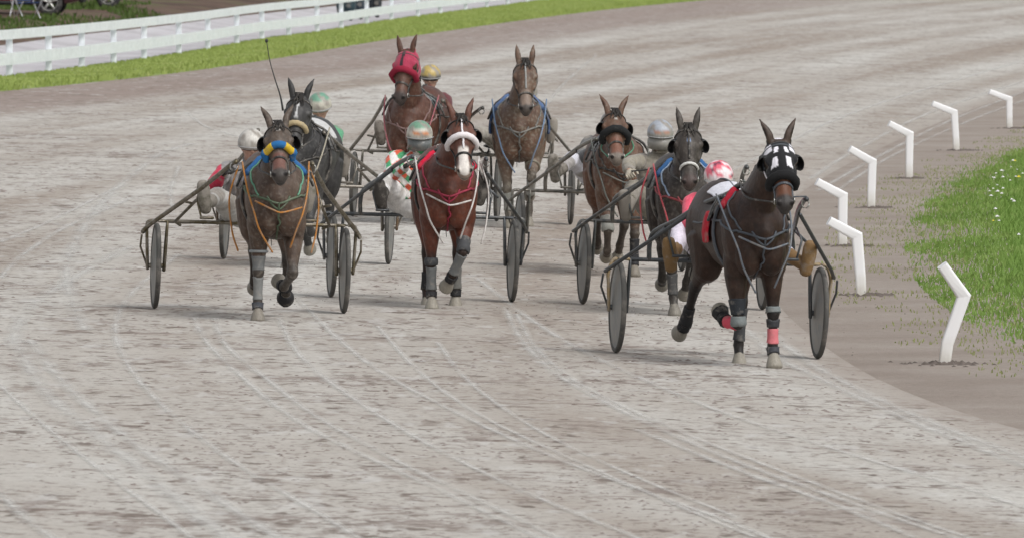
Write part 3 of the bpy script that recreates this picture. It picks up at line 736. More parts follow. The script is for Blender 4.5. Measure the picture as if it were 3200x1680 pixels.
    # hobbles or hangers: loose straps at the shoulders and down to loops round the forearms
    if sp.get('hang'):
        hm = M(sp['hang'], .6, mud=.35)
        for pth in sp['hangers']:
            q = []; b = bmesh.new()
            for v in pth:
                q.append(tuple(Vector(v) + Vector((0, 0, hz))))
            out = []
            for v in crm(q, 8):
                v = Vector(v); loc, nrm, _, dist = bvh.find_nearest(v)
                if (v - loc).dot(nrm) < .009: v = loc + nrm * .009
                out.append((*v, .0085, .0085))
            loft(b, out, n=6, k=1); bobj('hanger_strap', b, hm, root)
    for key in sp.get('loops', []):
        j = J[key]; q = j[0].lerp(j[1], .45)
        ring('leg_loop', q, (j[1] - j[0]), (1, 0, 0), 0, 360, .013, M(sp.get('loopcol', (.25, .27, .28)), .5, mud=.2), steps=20)
    # boots and bandages
    for (key, seg, u0, u1, off, col) in sp.get('boots', []):
        m = B.mask(lab, [key + '_' + seg]) & (par > u0) & (par < u1)
        j = J[key]; bn = dict(upper='knee_boot', cannon='tendon_boot', pastern='ankle_boot', hoof='bell_boot')[seg]
        shell(bn, me, m, off, M(col, .7, mud=.22), root)
    # mane and forelock: narrow locks along the crest
    b = bmesh.new(); rr = random.Random(3); side_ = sp.get('mane_side', 1)
    for i in range(46):
        t = i / 45; c0 = nb.lerp(poll, .05 + .95 * t); nd_ = (poll - nb).normalized(); up = Vector((0, 1, 0)).cross(nd_); up = -up if up.z < 0 else up
        h_ = .235 + (.11 - .235) * t
        p0 = c0 + up * h_; L = rr.uniform(.10, .2); s = side_ if rr.random() < .8 else -side_
        p1 = p0 + Vector((rr.uniform(-.05, .0), s * .055, -.03)); p2 = p1 + Vector((rr.uniform(-.05, .02), s * .04, -L))
        loft(b, [(*p0, .014, .01), (*p1, .016, .008), (*p2, .004, .003)], n=5, k=2)
    b2 = bmesh.new()
    for i in range(9):
        p0 = hp(-.03, rr.uniform(-.03, .03), .11); p1 = hp(.04, rr.uniform(-.04, .04), .14); p2 = hp(rr.uniform(.09, .15), rr.uniform(-.05, .05), .135)
        loft(b2, [(*p0, .012, .008), (*p1, .012, .006), (*p2, .003, .003)], n=5, k=2)
    if not sp.get('hood'): bobj('forelock', b2, M(sp.get('mane', (.018, .015, .013)), .7, mud=.15), root)
    bobj('mane', b, M(sp.get('mane', (.018, .015, .013)), .7, mud=.15), root)
    b = bmesh.new(); tb = Vector((-.90, 0, 1.36 + hz))
    for i in range(26):
        a = rr.uniform(0, 6.28); q = rr.uniform(0, .03); e = Vector((rr.uniform(-.50, -.3), rr.uniform(-.12, .12), rr.uniform(-.75, -.4)))
        loft(b, [(*(tb + Vector((.03, q * cos(a), q * sin(a)))), .018, .018), (*(tb + Vector((-.09, q * cos(a) * 1.2, -.06))), .017, .017), (*(tb + e * .5 + Vector((-.05, 0, 0))), .013, .013), (*(tb + e), .003, .003)], n=5, k=2)
    bobj('tail', b, M(sp.get('mane', (.018, .015, .013)), .7, mud=.3), root)
    # mark on the noseband side: head number stand
    if sp.get('head_pole'):
        tobj('head_pole', [[hp(.47, .05, -.02), hp(.47, .15, -.02)]], .006, lea, root)
    root['_x'] = 0; del root['_x']
    return dict(root=root, J=J, HM=HM, hp=hp, scale=sc, bvh=bvh)

# ------------------------------------------------------------------ sulky  (axle centre at origin on the ground, +x forward)
TW, WR = .81, .365
def make_sulky(sp):
    root = empty('racing_sulky', sp['loc'], sp['rz'], sp['label'], 'sulky', 'racing sulkies drawn by the horses')
    met = M(sp.get('frame', (.13, .12, .105)), .42, .55, mud=sp.get('smud', .45)); tyre = M((.085, .083, .078), .8, mud=.3, mscale=5.0)
    disc = M(sp.get('disc', (.20, .208, .205)), .45, .0, mud=.45, spec=.5, mscale=6.0); br_ = M(sp.get('guard', (.16, .13, .09)), .7, mud=.4)
    for s in (-1, 1):
        b = bmesh.new(); q = [(WR + (WR - .025) * cos(a) * 0, 0, 0) for a in [0]]
        pth = [((WR - .022) * cos(a), s * TW, WR + (WR - .022) * sin(a), .022, .022) for a in [2 * pi * i / 44 for i in range(44)]]
        loft(b, pth, n=10, k=1, closed=True)
        w = bobj('wheel', b, tyre, root)
        b = bmesh.new()
        for t in (-1, 1):    # shallow dished cover on either side
            rg = []
            for (r, dy) in ((WR - .036, .012), (WR - .09, .017), (.12, .034), (.035, .045)):
                rg.append([b.verts.new((r * cos(a), s * TW + t * dy, WR + r * sin(a))) for a in [2 * pi * i / 36 for i in range(36)]])
            for i in range(3):
                for j in range(36): b.faces.new((rg[i][j], rg[i][(j + 1) % 36], rg[i + 1][(j + 1) % 36], rg[i + 1][j]))
            b.faces.new(rg[3])
        bobj('wheel_disc', b, disc, w)
        b = bmesh.new(); tube(b, [(0, s * TW - .075, WR), (0, s * TW + .075, WR)], .022, n=10, side=(1, 0, 0)); bobj('hub', b, met, w)
    zb = sp.get('zbar', .745)
    # arch over the wheels and the main cross bar
    b = bmesh.new(); tube(b, [(0, -TW + .08, zb), (0, TW - .08, zb)], .017, n=10, side=(1, 0, 0)); bobj('cross_bar', b, met, root)
    for s in (-1, 1):
        rd = sp.get('round', False)
        out = [(.0, s * (TW - .08), zb), (.0, s * (TW + .02), zb + .004), (.0, s * (TW + (.06 if rd else .075)), zb - (.03 if rd else .006)), (.0, s * (TW + .085), zb - (.12 if rd else .045)), (.0, s * (TW + .08), .55), (.0, s * (TW + .07), WR - .03)]
        b = bmesh.new(); loft(b, [(*p, .014, .030) for p in out], side=(0, 1, 0), n=8, k=3); bobj('fork', b, br_ if sp.get('tan') else met, root)
        b = bmesh.new(); loft(b, [(.0, s * (TW - .09), zb, .012, .022), (.0, s * (TW - .08), .55, .016, .040), (.0, s * (TW - .07), WR - .04, .016, .034)], side=(0, 1, 0), n=8, k=2); bobj('fork', b, met, root)
        b = bmesh.new(); tube(b, [(-.02, s * (TW + .075), WR), (-.02, s * (TW + .135), WR + .16), (.04, s * (TW + .13), zb - .12)], .009); bobj('fork_stay', b, met, root)
        sx, sy, sz = sp.get('tip', (2.0, .33, 1.30))
        b = bmesh.new()
        if sp.get('kink', True):
            tube(b, [(0, s * .57, zb), (.03, s * .575, zb + .13), (.12, s * .55, zb + .23), (.75, s * .47, zb + .34), (1.3, s * .40, zb + .46), (sx, s * sy, sz), (sx + .12, s * sy * .98, sz + .0)], .0195, n=10, k=3)
            tube(b, [(.0, s * (TW + .11), zb - .10), (.2, s * (TW + .05), zb - .03), (1.25, s * .42, zb + .42)], .016, n=8, k=1)
            tube(b, [(.45, s * .61, zb + .19), (.45, s * .52, zb + .27)], .012, n=8)
        else:
            tube(b, [(0, s * (TW + .12), zb - .10), (.12, s * (TW + .07), zb - .03), (sx * .6, s * (TW * .42 + sy * .55), zb * .42 + sz * .58), (sx, s * sy, sz), (sx + .12, s * sy * .98, sz + .0)], .0195, n=10, k=2)
            tube(b, [(.0, s * (TW - .20), zb - .03), (.06, s * (TW - .15), zb), (.65, s * .53, zb + .20)], .014, n=8, k=1)
            tube(b, [(.55, s * .555, zb + .17), (.62, s * .62, zb + .185)], .012, n=8)
        bobj('shaft', b, met, root)
        b = bmesh.new()  # foot rest
        fx, fy, fz = sp.get('feet', (.72, .44, .93))
        tube(b, [(fx + .04, s * (fy - .05), fz - .13), (fx + .04, s * (fy + .06), fz - .13)], .012, side=(1, 0, 0)); tube(b, [(fx + .02, s * (fy + .05), fz - .13), (fx, s * (fy + .09), fz + .02), (fx - .1, s * .5, zb + .30)], .009); bobj('foot_rest', b, met, root)
        tobj('shaft_ring', [[(sx + .02, s * (sy - .0) + .03 * cos(a), sz - .035 + .035 * sin(a)) for a in [i * pi / 5 for i in range(11)]]], .006, M((.5, .5, .48), .35, .9, mud=.3), root)
    for s in (-1, 1):
        b = bmesh.new(); tube(b, [(0, s * .16, zb), (-.05, s * .13, zb + .05), (-.28, s * .12, zb + .06)], .012); tube(b, [(0, s * .42, zb - .01), (-.30, s * .10, zb + .03)], .010); bobj('seat_bracket', b, met, root)
    b = bmesh.new(); ell(b, (-.14, 0, zb + .10), (.20, .19, .035)); ell(b, (-.31, 0, zb + .18), (.03, .17, .08)); bobj('seat', b, M((.03, .03, .032), .6, mud=.3), root)
    return root

# ------------------------------------------------------------------ people
def ik(a, b, l1, l2, bend):
    d = b - a; L = min(d.length, (l1 + l2) * .995); u = d.normalized(); x = (l1 * l1 - l2 * l2 + L * L) / (2 * L); h = sqrt(max(l1 * l1 - x * x, 0))
    w = Vector(bend); w = w - u * w.dot(u); w.normalize(); return a + u * x + w * h, a + u * L
def make_hand(name, wrist, d, palm_n, curl, mat, parent, s):
    """glove with palm, four fingers and a thumb, curled"""
    b = bmesh.new(); d = d.normalized(); n_ = Vector(palm_n); n_ = (n_ - d * n_.dot(d)).normalized(); w = d.cross(n_)
    loft(b, [(*(wrist - d * .03), .030, .026), (*(wrist + d * .01), .032, .020), (*(wrist + d * .05), .042, .018), (*(wrist + d * .09), .041, .015)], side=w, n=12, k=2)
    for i, L in enumerate((.068, .078, .072, .055)):
        p = wrist + d * .09 + w * (.030 - .020 * i); a = 0; q = [(*p, .0105, .0105)]
        for kk in range(3):
            a += curl; dd = d * cos(a) + n_ * sin(a); p = p + dd * L / 3 * (1.15 - .15 * kk); q.append((*p, .0100 - .001 * kk, .0100 - .001 * kk))
        loft(b, q, side=w, n=8, k=2)
    p = wrist + d * .03 + w * .035; q = [(*p, .013, .013)]
    for kk in range(3): p = p + (d * .6 + w * (.7 - .35 * kk) + n_ * (.3 + .25 * kk)).normalized() * .024; q.append((*p, .0115 - .001 * kk, .0115 - .001 * kk))
    loft(b, q, side=n_, n=8, k=2)
    return bobj(name, b, mat, parent)

def make_person(sp):
    root = empty('person', sp['loc'], sp['rz'], sp['label'], 'person', sp.get('group'))
    bm = bmesh.new(); B = Bones()
    hip = Vector(sp['hip']); head = Vector(sp['head']); sc = 1.0
    up = (head - hip).normalized(); neck = head - up * .16 + Vector((-.02, 0, 0)); chest = hip.lerp(neck, .62)
    fwd = Vector((1, 0, 0)); fwd = (fwd - up * fwd.dot(up)).normalized(); lat = up.cross(fwd); lat = -lat if lat.y < 0 else lat
    bulk = sp.get('bulk', 1.0)
    loft(bm, [(*(hip - up * .08), .15, .11), (*hip, .175 * bulk, .125), (*hip.lerp(neck, .3), .155 * bulk, .115), (*chest, .185 * bulk, .13), (*hip.lerp(neck, .85), .185 * bulk, .11), (*hip.lerp(neck, .96), .11, .08), (*neck, .06, .06)], side=lat, n=20, k=3)
    loft(bm, [(*(neck - up * .04), .058, .06), (*(neck + up * .03), .052, .055), (*(head - up * .05), .055, .06)], side=lat, n=12, k=2)
    B.add('torso', hip, hip.lerp(neck, .92), .17, .17); B.add('neck', hip.lerp(neck, .97), neck + up * .04, .07, .06)
    # head with face
    hy, hpch, hrl = [radians(a) for a in sp.get('look', (0, 8, 0))]
    HM = Matrix.Translation(head) @ Matrix.Rotation(hy, 4, 'Z') @ Matrix.Rotation(hpch, 4, 'Y') @ Matrix.Rotation(hrl, 4, 'X')
    hb = bmesh.new()
    loft(hb, [(.01, 0, -.11, .038, .05), (.015, 0, -.085, .058, .078), (.01, 0, -.04, .070, .092), (.0, 0, .01, .076, .098), (-.008, 0, .06, .074, .096), (-.01, 0, .10, .05, .066), (-.01, 0, .118, .02, .03)], n=18, k=3)
    loft(hb, [(.092, 0, .012, .008, .008), (.105, 0, -.008, .011, .010), (.114, 0, -.026, .015, .012), (.098, 0, -.036, .013, .010)], n=8, k=2)
    ell(hb, (.094, 0, -.062), (.010, .024, .006)); ell(hb, (.092, 0, -.073), (.010, .020, .006)); ell(hb, (.078, 0, -.10), (.018, .022, .016))
    for s in (-1, 1):
        ell(hb, (-.005, s * .080, -.012), (.022, .008, .032)); ell(hb, (.080, s * .034, .020), (.016, .026, .008)); ell(hb, (.078, s * .034, .004), (.014, .014, .009)); ell(hb, (.066, s * .045, -.03), (.02, .02, .02))
    for v in hb.verts: v.co = HM @ v.co
    tm = bpy.data.meshes.new('t'); hb.to_mesh(tm); hb.free(); bm.from_mesh(tm); bpy.data.meshes.remove(tm)
    B.add('head', head - up * .08, head + up * .08, .10, .10)
    J = {}
    for i, s in enumerate((-1, 1)):
        sh = hip.lerp(neck, .86) + lat * s * .185; hand = Vector(sp['hands'][i])
        el, wr = ik(sh, hand, .29, .265, sp.get('elbow', (-.25, .7 * s, -.8)))
        loft(bm, [(*(sh - lat * s * .05), .06, .07), (*sh, .062, .066), (*sh.lerp(el, .5), .052, .054), (*el, .043, .045)], side=(0, 0, 1), n=12, k=3)
        loft(bm, [(*el, .043, .045), (*el.lerp(wr, .3), .044, .043), (*el.lerp(wr, .8), .031, .03), (*wr, .027, .025)], side=(0, 0, 1), n=12, k=3)
        B.add('arm', sh, el, .065, .05); B.add('forearm', el, wr, .05, .03)
        J['hand%d' % i] = (wr, (wr - el))
        hj = hip + lat * s * .095 - up * .02; foot = Vector(sp['feet'][i])
        kn, an = ik(hj, foot, .43, .42, sp.get('knee', (.2, .35 * s, 1)))
        lw = sp.get('legw', 1.0)
        loft(bm, [(*hj, .105, .11), (*hj.lerp(kn, .25), .092 * lw, .095 * lw), (*hj.lerp(kn, .7), .068 * lw, .07 * lw), (*kn, .058 * lw, .06 * lw)], side=(0, 1, 0), n=14, k=3)
        loft(bm, [(*kn, .058 * lw, .06 * lw), (*kn.lerp(an, .3), .056 * lw, .058 * lw), (*kn.lerp(an, .8), .038 * lw, .04 * lw), (*an, .035, .038)], side=(0, 1, 0), n=14, k=3)
        fd = Vector(sp.get('toe', (.35, 0, .94))).normalized(); fd2 = (fd + Vector((0, s * .1, 0))).normalized()
        loft(bm, [(*(an - fd2 * .05 + (an - kn).normalized() * .035), .034, .03), (*(an + (an - kn).normalized() * .05 + fd2 * .03), .038, .032), (*(an + fd2 * .12 + (an - kn).normalized() * .055), .045, .026), (*(an + fd2 * .19 + (an - kn).normalized() * .055), .034, .018)], side=lat, n=12, k=3)
        B.add('thigh', hj, kn, .11, .06); B.add('shin%d' % i, kn, an, .06, .04); B.add('foot%d' % i, an, an + fd2 * .17, .05, .05)
    me = remeshed(bm, .0095, 2); co = np_co(me); lab, par = B.label(co); HMi = np.array(HM.inverted()); hl = co @ HMi[:3, :3].T + HMi[:3, 3]
    ishead = B.mask(lab, ['head', 'neck'])
    sk = np.array(sp.get('skin', (.45, .27, .2))); c = np.tile(sk, (len(co), 1))
    c = mixc(c, (.33, .12, .10), np.where(ishead, 1 - sstep(.7, 1.2, np.linalg.norm((hl - np.array((.10, 0, -.067))) / np.array((.02, .026, .012)), axis=1)), 0))
    for s in (-1, 1):
        c = mixc(c, (.02, .015, .012), np.where(ishead, 1 - sstep(.7, 1.1, np.linalg.norm((hl - np.array((.09, s * .034, .004))) / np.array((.02, .012, .006)), axis=1)), 0))
        c = mixc(c, (.10, .06, .04), np.where(ishead, 1 - sstep(.7, 1.1, np.linalg.norm((hl - np.array((.092, s * .034, .026))) / np.array((.02, .024, .006)), axis=1)), 0) * .8)
    c = mixc(c, (.06, .04, .025), np.where(B.mask(lab, ['head']), sstep(.03, .05, hl[:, 2] - hl[:, 0] * .55), 0))
    if sp.get('facemud'): c = mixc(c, MUD, np.where(ishead, sp['facemud'], 0) * np.ones(len(co)))
    set_col(me, c); me.name = 'body'; me.materials.append(M_SKIN); link(bpy.data.objects.new('body', me), root)
    jl = B.mask(lab, ['torso', 'arm', 'forearm']) | (B.mask(lab, ['neck']) & (par < .3))
    jm = jl & ~(B.mask(lab, ['forearm']) & (par > .97)) & ~(B.mask(lab, ['torso']) & (par < .05))
    wr_ = .010 * vnoise(co, 14, 3) + .004
    shell('jacket', me, jm, .016, M_CLOTH, root, colfn=sp['jacket'], lift=np.clip(wr_, -.006, .014))
    tm_ = (B.mask(lab, ['thigh']) | (B.mask(lab, ['shin0', 'shin1']) & (par < sp.get('boot_u', .62))) | (B.mask(lab, ['torso']) & (par < .16)))
    shell('trousers', me, tm_, .013, M_CLOTH, root, colfn=sp['trousers'], lift=np.clip(wr_, -.005, .012))
    for k_ in '01':
        bo = B.mask(lab, ['foot' + k_]) | (B.mask(lab, ['shin' + k_]) & (par > sp.get('boot_u', .62) - .04))
        shell('boot', me, bo, .016, M(sp.get('boots', (.12, .10, .08)), .7, mud=sp.get('bmud', .6)), root)
    gm = M(sp.get('gloves', (.03, .03, .03)), .7, mud=sp.get('gmud', .3))
    for i, s in enumerate((-1, 1)):
        wr, d = J['hand%d' % i]; make_hand('glove' if sp.get('driver', True) else 'hand', wr, d, (0, -s * .5, -.8), radians(sp.get('curl', 62)), gm, root, s)
    if sp.get('driver', True):
        # helmet: shell dome with peak
        b = bmesh.new()
        bmesh.ops.create_uvsphere(b, u_segments=24, v_segments=14, radius=1, matrix=HM @ Matrix.Translation((-.004, 0, .028)) @ Matrix.Diagonal((.128, .112, .122, 1)))
        pc = HM @ Vector((0, 0, .005)); pn = HM.to_3x3() @ Vector((-.12, 0, -1)).normalized()
        bmesh.ops.bisect_plane(b, geom=b.verts[:] + b.edges[:] + b.faces[:], plane_co=pc, plane_no=pn, clear_outer=True)
        hm_ = bpy.data.meshes.new('helmet'); b.to_mesh(hm_); b.free(); hc = np_co(hm_); set_col(hm_, sp['helmet'](hc @ HMi[:3, :3].T + HMi[:3, 3])); hm_.materials.append(M_GLOSS)
        hm_.polygons.foreach_set('use_smooth', [True] * len(hm_.polygons)); he = link(bpy.data.objects.new('helmet', hm_), root); md = he.modifiers.new('s', 'SOLIDIFY'); md.thickness = .006; md.offset = 1
        b = bmesh.new(); q = []
        for i in range(15):
            a = radians(-75 + 150 * i / 14); q.append((HM @ Vector((-.004 + (.128 + .028 * cos(a)) * cos(a), .118 * sin(a), .012 - .0 * cos(a)))))
        loft(b, [(*v, .012, .004) for v in q], side=HM.to_3x3() @ Vector((1, 0, 0)), n=6, k=1); bobj('helmet_peak', b, M(sp.get('peak', (.3, .3, .3)), .5, mud=.25), he)
        # goggles band
        vc = sp.get('visor')
        b = bmesh.new(); lo, hi = (-.10, .0) if sp.get('visor_big') else (-.018, .022)
        rg = []
        for i in range(17):
            a = radians(-80 + 160 * i / 16); k_ = .112 if not sp.get('visor_big') else .145
            rg.append([b.verts.new(HM @ Vector((k_ * cos(a), (.09 if not sp.get('visor_big') else .112) * sin(a), z))) for z in (lo, hi)])
        for i in range(16): b.faces.new((rg[i][0], rg[i + 1][0], rg[i + 1][1], rg[i][1]))
        go = bobj('goggles' if not sp.get('visor_big') else 'visor', b, M(vc or (.04, .04, .045), .25, mud=.35), root); md = go.modifiers.new('s', 'SOLIDIFY'); md.thickness = .005
    return root
M_SKIN = mat_attr('skin', .5, .05, .4)
M_GLOSS = mat_attr('helmet_paint', .35, 0, .5)

# ------------------------------------------------------------------ cloth colour functions
def solid(col, mud=.25, sc=5.0, seed=0.0, mc=MUD):
    def f(co):
        n_ = vnoise(co, sc, seed); c = np.tile(np.array(col, float), (len(co), 1)) * (1 + .18 * vnoise(co, 11, seed + 4))[:, None]
        return np.clip(mixc(c, mc, sstep(.25 - mud * .6, .55 - mud * .5, n_) * min(.95, .45 + mud)), 0, 1)
    return f
def split_cols(top, side, x, mud=.2):
    """flat colour in two fields"""
    def f(co):
        c = np.tile(np.array(side, float), (len(co), 1)); m = x(co)
        c[m] = np.array(top); return np.clip(mixc(c, MUD, sstep(.2, .5, vnoise(co, 7, 1)) * mud * 2), 0, 1)
    return f
def diamonds(cols, size, mud=.05):
    def f(co):
        u = (co[:, 1] * .9 + co[:, 0] * .5 + co[:, 2]) / size; v = (co[:, 1] * .9 - co[:, 2] + co[:, 0] * .3) / size
        k = (np.floor(u) * 2 + np.floor(v) * 3).astype(int) % len(cols)
        return np.clip(mixc(np.array(cols, float)[k], MUD, sstep(.25, .5, vnoise(co, 7, 1)) * mud * 3), 0, 1)
    return f
def helm(top, low, z=.06, mud=.3, patch=None):
    def f(h):
        c = np.tile(np.array(low, float), (len(h), 1)); c[h[:, 2] > z] = np.array(top)
        if patch is not None:
            m = (h[:, 2] > .035) & (h[:, 2] < .075) & (h[:, 0] > .04) & (np.abs(h[:, 1]) < .06); c[m] = np.array(patch)
        n_ = np.array([noise.fractal(Vector(v * 16), 1, 2, 3) for v in h]); return np.clip(mixc(c, MUD, np.clip(mud * .45 + sstep(.3 - mud * .6, .5 - mud * .4, n_) * min(.9, .4 + mud), 0, .93)), 0, 1)
    return f
def helm_blotch(h):
    c = np.tile(np.array((.66, .12, .17)), (len(h), 1)); n_ = np.array([noise.noise(Vector(v * 26)) for v in h]); c[n_ > .12] = (.74, .66, .68); c[n_ < -.3] = (.10, .04, .07); c[h[:, 2] < .045] = (.66, .62, .60); return c
def cloth_fn(top, side, z0, mud=.2, stripe=None):
    def f(co):
        c = np.tile(np.array(side, float), (len(co), 1)); c[co[:, 2] > z0] = np.array(top)
        if stripe is not None: m = (co[:, 0] > stripe[0]) & (co[:, 0] < stripe[1]); c[m] = np.array(stripe[2])
        return np.clip(mixc(c, MUD, sstep(.25, .5, vnoise(co, 8, 1)) * mud * 2), 0, 1)
    return f
def hood_h(h):
    """black hood with white panels"""
    c = np.tile(np.array((.012, .012, .014)), (len(h), 1)); x, y, z = h[:, 0], np.abs(h[:, 1]), h[:, 2]; Wc = np.array((.78, .76, .82))
    c[(x > -.075) & (x < .015) & (y < .06)] = Wc
    c[(x > .085) & (x < .145) & (y > .016 + (x - .085) * .15) & (y < .044 + (x - .085) * .1) & (z > .04)] = Wc
    c[(x > .185) & (x < .265) & (y > .030) & (y < .058 + (x - .185) * .2) & (z > .02)] = Wc
    c[(x > .035) & (x < .115) & (y > .060) & (z > -.02)] = Wc
    c[(x > .02) & (x < .24) & (z < -.055) & (z > -.11)] = Wc
    return c
def hood_c(h):
    c = np.tile(np.array((.34, .035, .075)), (len(h), 1)); x, y, z = h[:, 0], np.abs(h[:, 1]), h[:, 2]
    c[(y < .014) & (z > 0)] = (.03, .02, .025)
    c[(x > .23)] = (.22, .018, .04)
    return c * (1 + .15 * vnoise(h, 20, 2))[:, None]

# ------------------------------------------------------------------ the eight turnouts
PF, LF, RF = (3, -2, 26, 12), (36, -58, -95, -112), (28, 4, 18, 20)
PR, LR, KR = (-22, 2, 26, 12), (2, -52, -38, -55), (-46, -34, -62, -85)
DARK = M((.03, .028, .027), .5, mud=.35)
def col_hang(s=1):
    return [[(.34, -s * .26, 1.40), (.50, -s * .3, 1.25), (.60, -s * .24, 1.05), (.62, -s * .15, .88)]]
HANG = [[(.34, .30, 1.42), (.60, .27, 1.18), (.74, .22, .98), (.73, .16, .82), (.66, .11, .66)], [(.34, -.30, 1.42), (.60, -.27, 1.18), (.74, -.22, .98), (.73, -.17, .82), (.66, -.05, .62)], [(.72, -.21, 1.08), (.84, -.05, 1.00), (.84, .03, .98), (.72, .21, 1.02)]]
SIDE = [[(.10, -.32, 1.38), (.10, -.40, 1.1), (.14, -.38, .80), (.2, -.33, .62)], [(.10, .32, 1.38), (.10, .40, 1.1), (.14, .38, .80), (.2, .33, .60)]]

RIGS = []
def rig(nm, wl, wr_, syaw, hoff, hyaw, horse, sulky, driver, hx=1.85):
    a, b = G(*wl), G(*wr_); mid = (a + b) / 2; roll = -math.atan2(a.z - b.z, (b - a).length)
    th = radians(-90 + syaw); fw = Vector((cos(th), sin(th), 0)); lt = Vector((-sin(th), cos(th), 0))
    mid.z = (hgt((mid + lt * -.8).x, (mid + lt * -.8).y) + hgt((mid + lt * .8).x, (mid + lt * .8).y)) / 2
    roll = math.atan2(hgt((mid + lt * .8).x, (mid + lt * .8).y) - hgt((mid - lt * .8).x, (mid - lt * .8).y), 1.6)
    sulky.update(loc=mid, rz=th); so_ = make_sulky(sulky); so_.rotation_euler = (roll, 0, th)
    hl_ = mid + fw * hx + lt * hoff; hl_.z = hgt(hl_.x, hl_.y)
    horse.update(loc=hl_, rz=radians(-90 + hyaw)); ho = make_horse(horse)
    driver.update(loc=mid, rz=th)
    driver.setdefault('hip', (-.04, 0, .91)); driver['hip'] = (driver['hip'][0] + (.12 if driver['hip'][0] < -.1 else 0), *driver['hip'][1:]); driver.setdefault('feet', [(.68, -.42, .93), (.68, .42, .93)])
    driver.setdefault('hands', [(.42, -.13, 1.17), (.42, .13, 1.17)]); driver.setdefault('toe', (.12, 0, .99))
    driver.setdefault('group', 'drivers seated on the racing sulkies')
    do = make_person(driver)
    # reins: bit -> terret -> hand, worn by the horse
    hm = Matrix.Translation(hl_) @ Matrix.Rotation(horse['rz'], 4, 'Z') @ Matrix.Scale(horse.get('scale', .93), 4)
    dm = Matrix.Translation(mid) @ Matrix.Rotation(th, 4, 'Z'); inv = hm.inverted() @ dm
    p = []
    for i, s in enumerate((-1, 1)):
        e = ho['hp'](.50, s * .07, -.04); t_ = Vector((.24, s * .07, 1.515)); h_ = inv @ Vector(driver['hands'][i])
        m1 = e.lerp(t_, .5) + Vector((0, s * .09, -.04)); m2 = t_.lerp(h_, .5) + Vector((0, 0, -.05))
        q = [tuple(v) for v in crm([tuple(e), tuple(m1), tuple(t_)], 6)] + [tuple(v) for v in crm([tuple(t_), tuple(m2), tuple(h_)], 6)][1:]
        p.append(q)
    tobj('rein', [p[0]], .0085, M(horse.get('reincol', (.04, .038, .036)), .6, mud=.3), ho['root'], n=6); tobj('rein', [p[1]], .0085, M(horse.get('reincol', (.04, .038, .036)), .6, mud=.3), ho['root'], n=6)
    RIGS.append((nm, mid, so_, ho, do)); return ho

PX = 3200 / 2576
def px(x, y): return (x * PX, y * PX)
GRY = (.14, .15, .155); BLK = (.016, .016, .018)
# nearest the left: horse with the blue and yellow noseband
rig('A', px(394, 774), px(860, 789), 6, .05, 5,
    dict(label='brown horse with a blue and yellow fleece noseband, nearest on the left', coat=(.075, .043, .029), mud=.48, mudcol=(.11, .095, .08), seed=1, poll=(1.0, -.02, 1.69), head=(40, -2, 4), ear=.11, facemud=.55,
         legs=dict(fl=(2, -2, 24, 12, -.02), fr=(22, -62, -100, -118, -.05, 1.1, -.18), rl=KR, rr=(12, -46, -52, -70, .02)),
         roll=dict(u=.30, r=.034, a=108, cols=[(.02, .13, .33), (.62, .42, .03), (.02, .13, .33), (.62, .42, .03), (.02, .13, .33)]), blinkers=True, face_strap=False,
         blaze=[(.09, .125, .012, (.5, .49, .47)), (.35, .52, .05, (.15, .075, .06))], pads=(.03, .12, .30), hang=(.42, .17, .03), hangers=HANG + SIDE, loops=['fl'], nstrap=M((.12, .30, .20), .6, mud=.2), collar=M((.09, .13, .08), .6, mud=.3),
         boots=[('fl', 'cannon', -.2, .95, .006, (.19, .195, .19)), ('fl', 'upper', .55, .95, .005, (.15, .155, .155)), ('fl', 'pastern', -.5, 1.3, .012, (.04, .045, .055)), ('fr', 'pastern', -.4, 1.3, .014, BLK), ('rr', 'hoof', -.6, 1.2, .012, BLK), ('rr', 'cannon', .5, 1.1, .012, BLK)],
         cloth=dict(x0=-.12, x1=.30, a=68, fn=cloth_fn((.5, .5, .52), (.30, .30, .36), 1.33))),
    dict(label='muddy olive framed racing sulky behind the horse with the blue and yellow noseband', frame=(.12, .10, .06), smud=.45, kink=False),
    dict(label='driver in white helmet and red jacket, behind the horse with the blue and yellow noseband', head=(.0, .02, 1.40), hip=(-.2, -.02, .86), hands=[(.35, -.24, 1.18), (.42, .12, 1.2)], jacket=split_cols((.50, .03, .07), (.26, .25, .25), lambda c: (np.abs(c[:, 1]) > .24) & (c[:, 2] > 1.02), .35), trousers=solid((.45, .44, .42), .5), helmet=helm((.60, .58, .54), (.50, .48, .44), mud=.5), boots=(.14, .13, .10)))
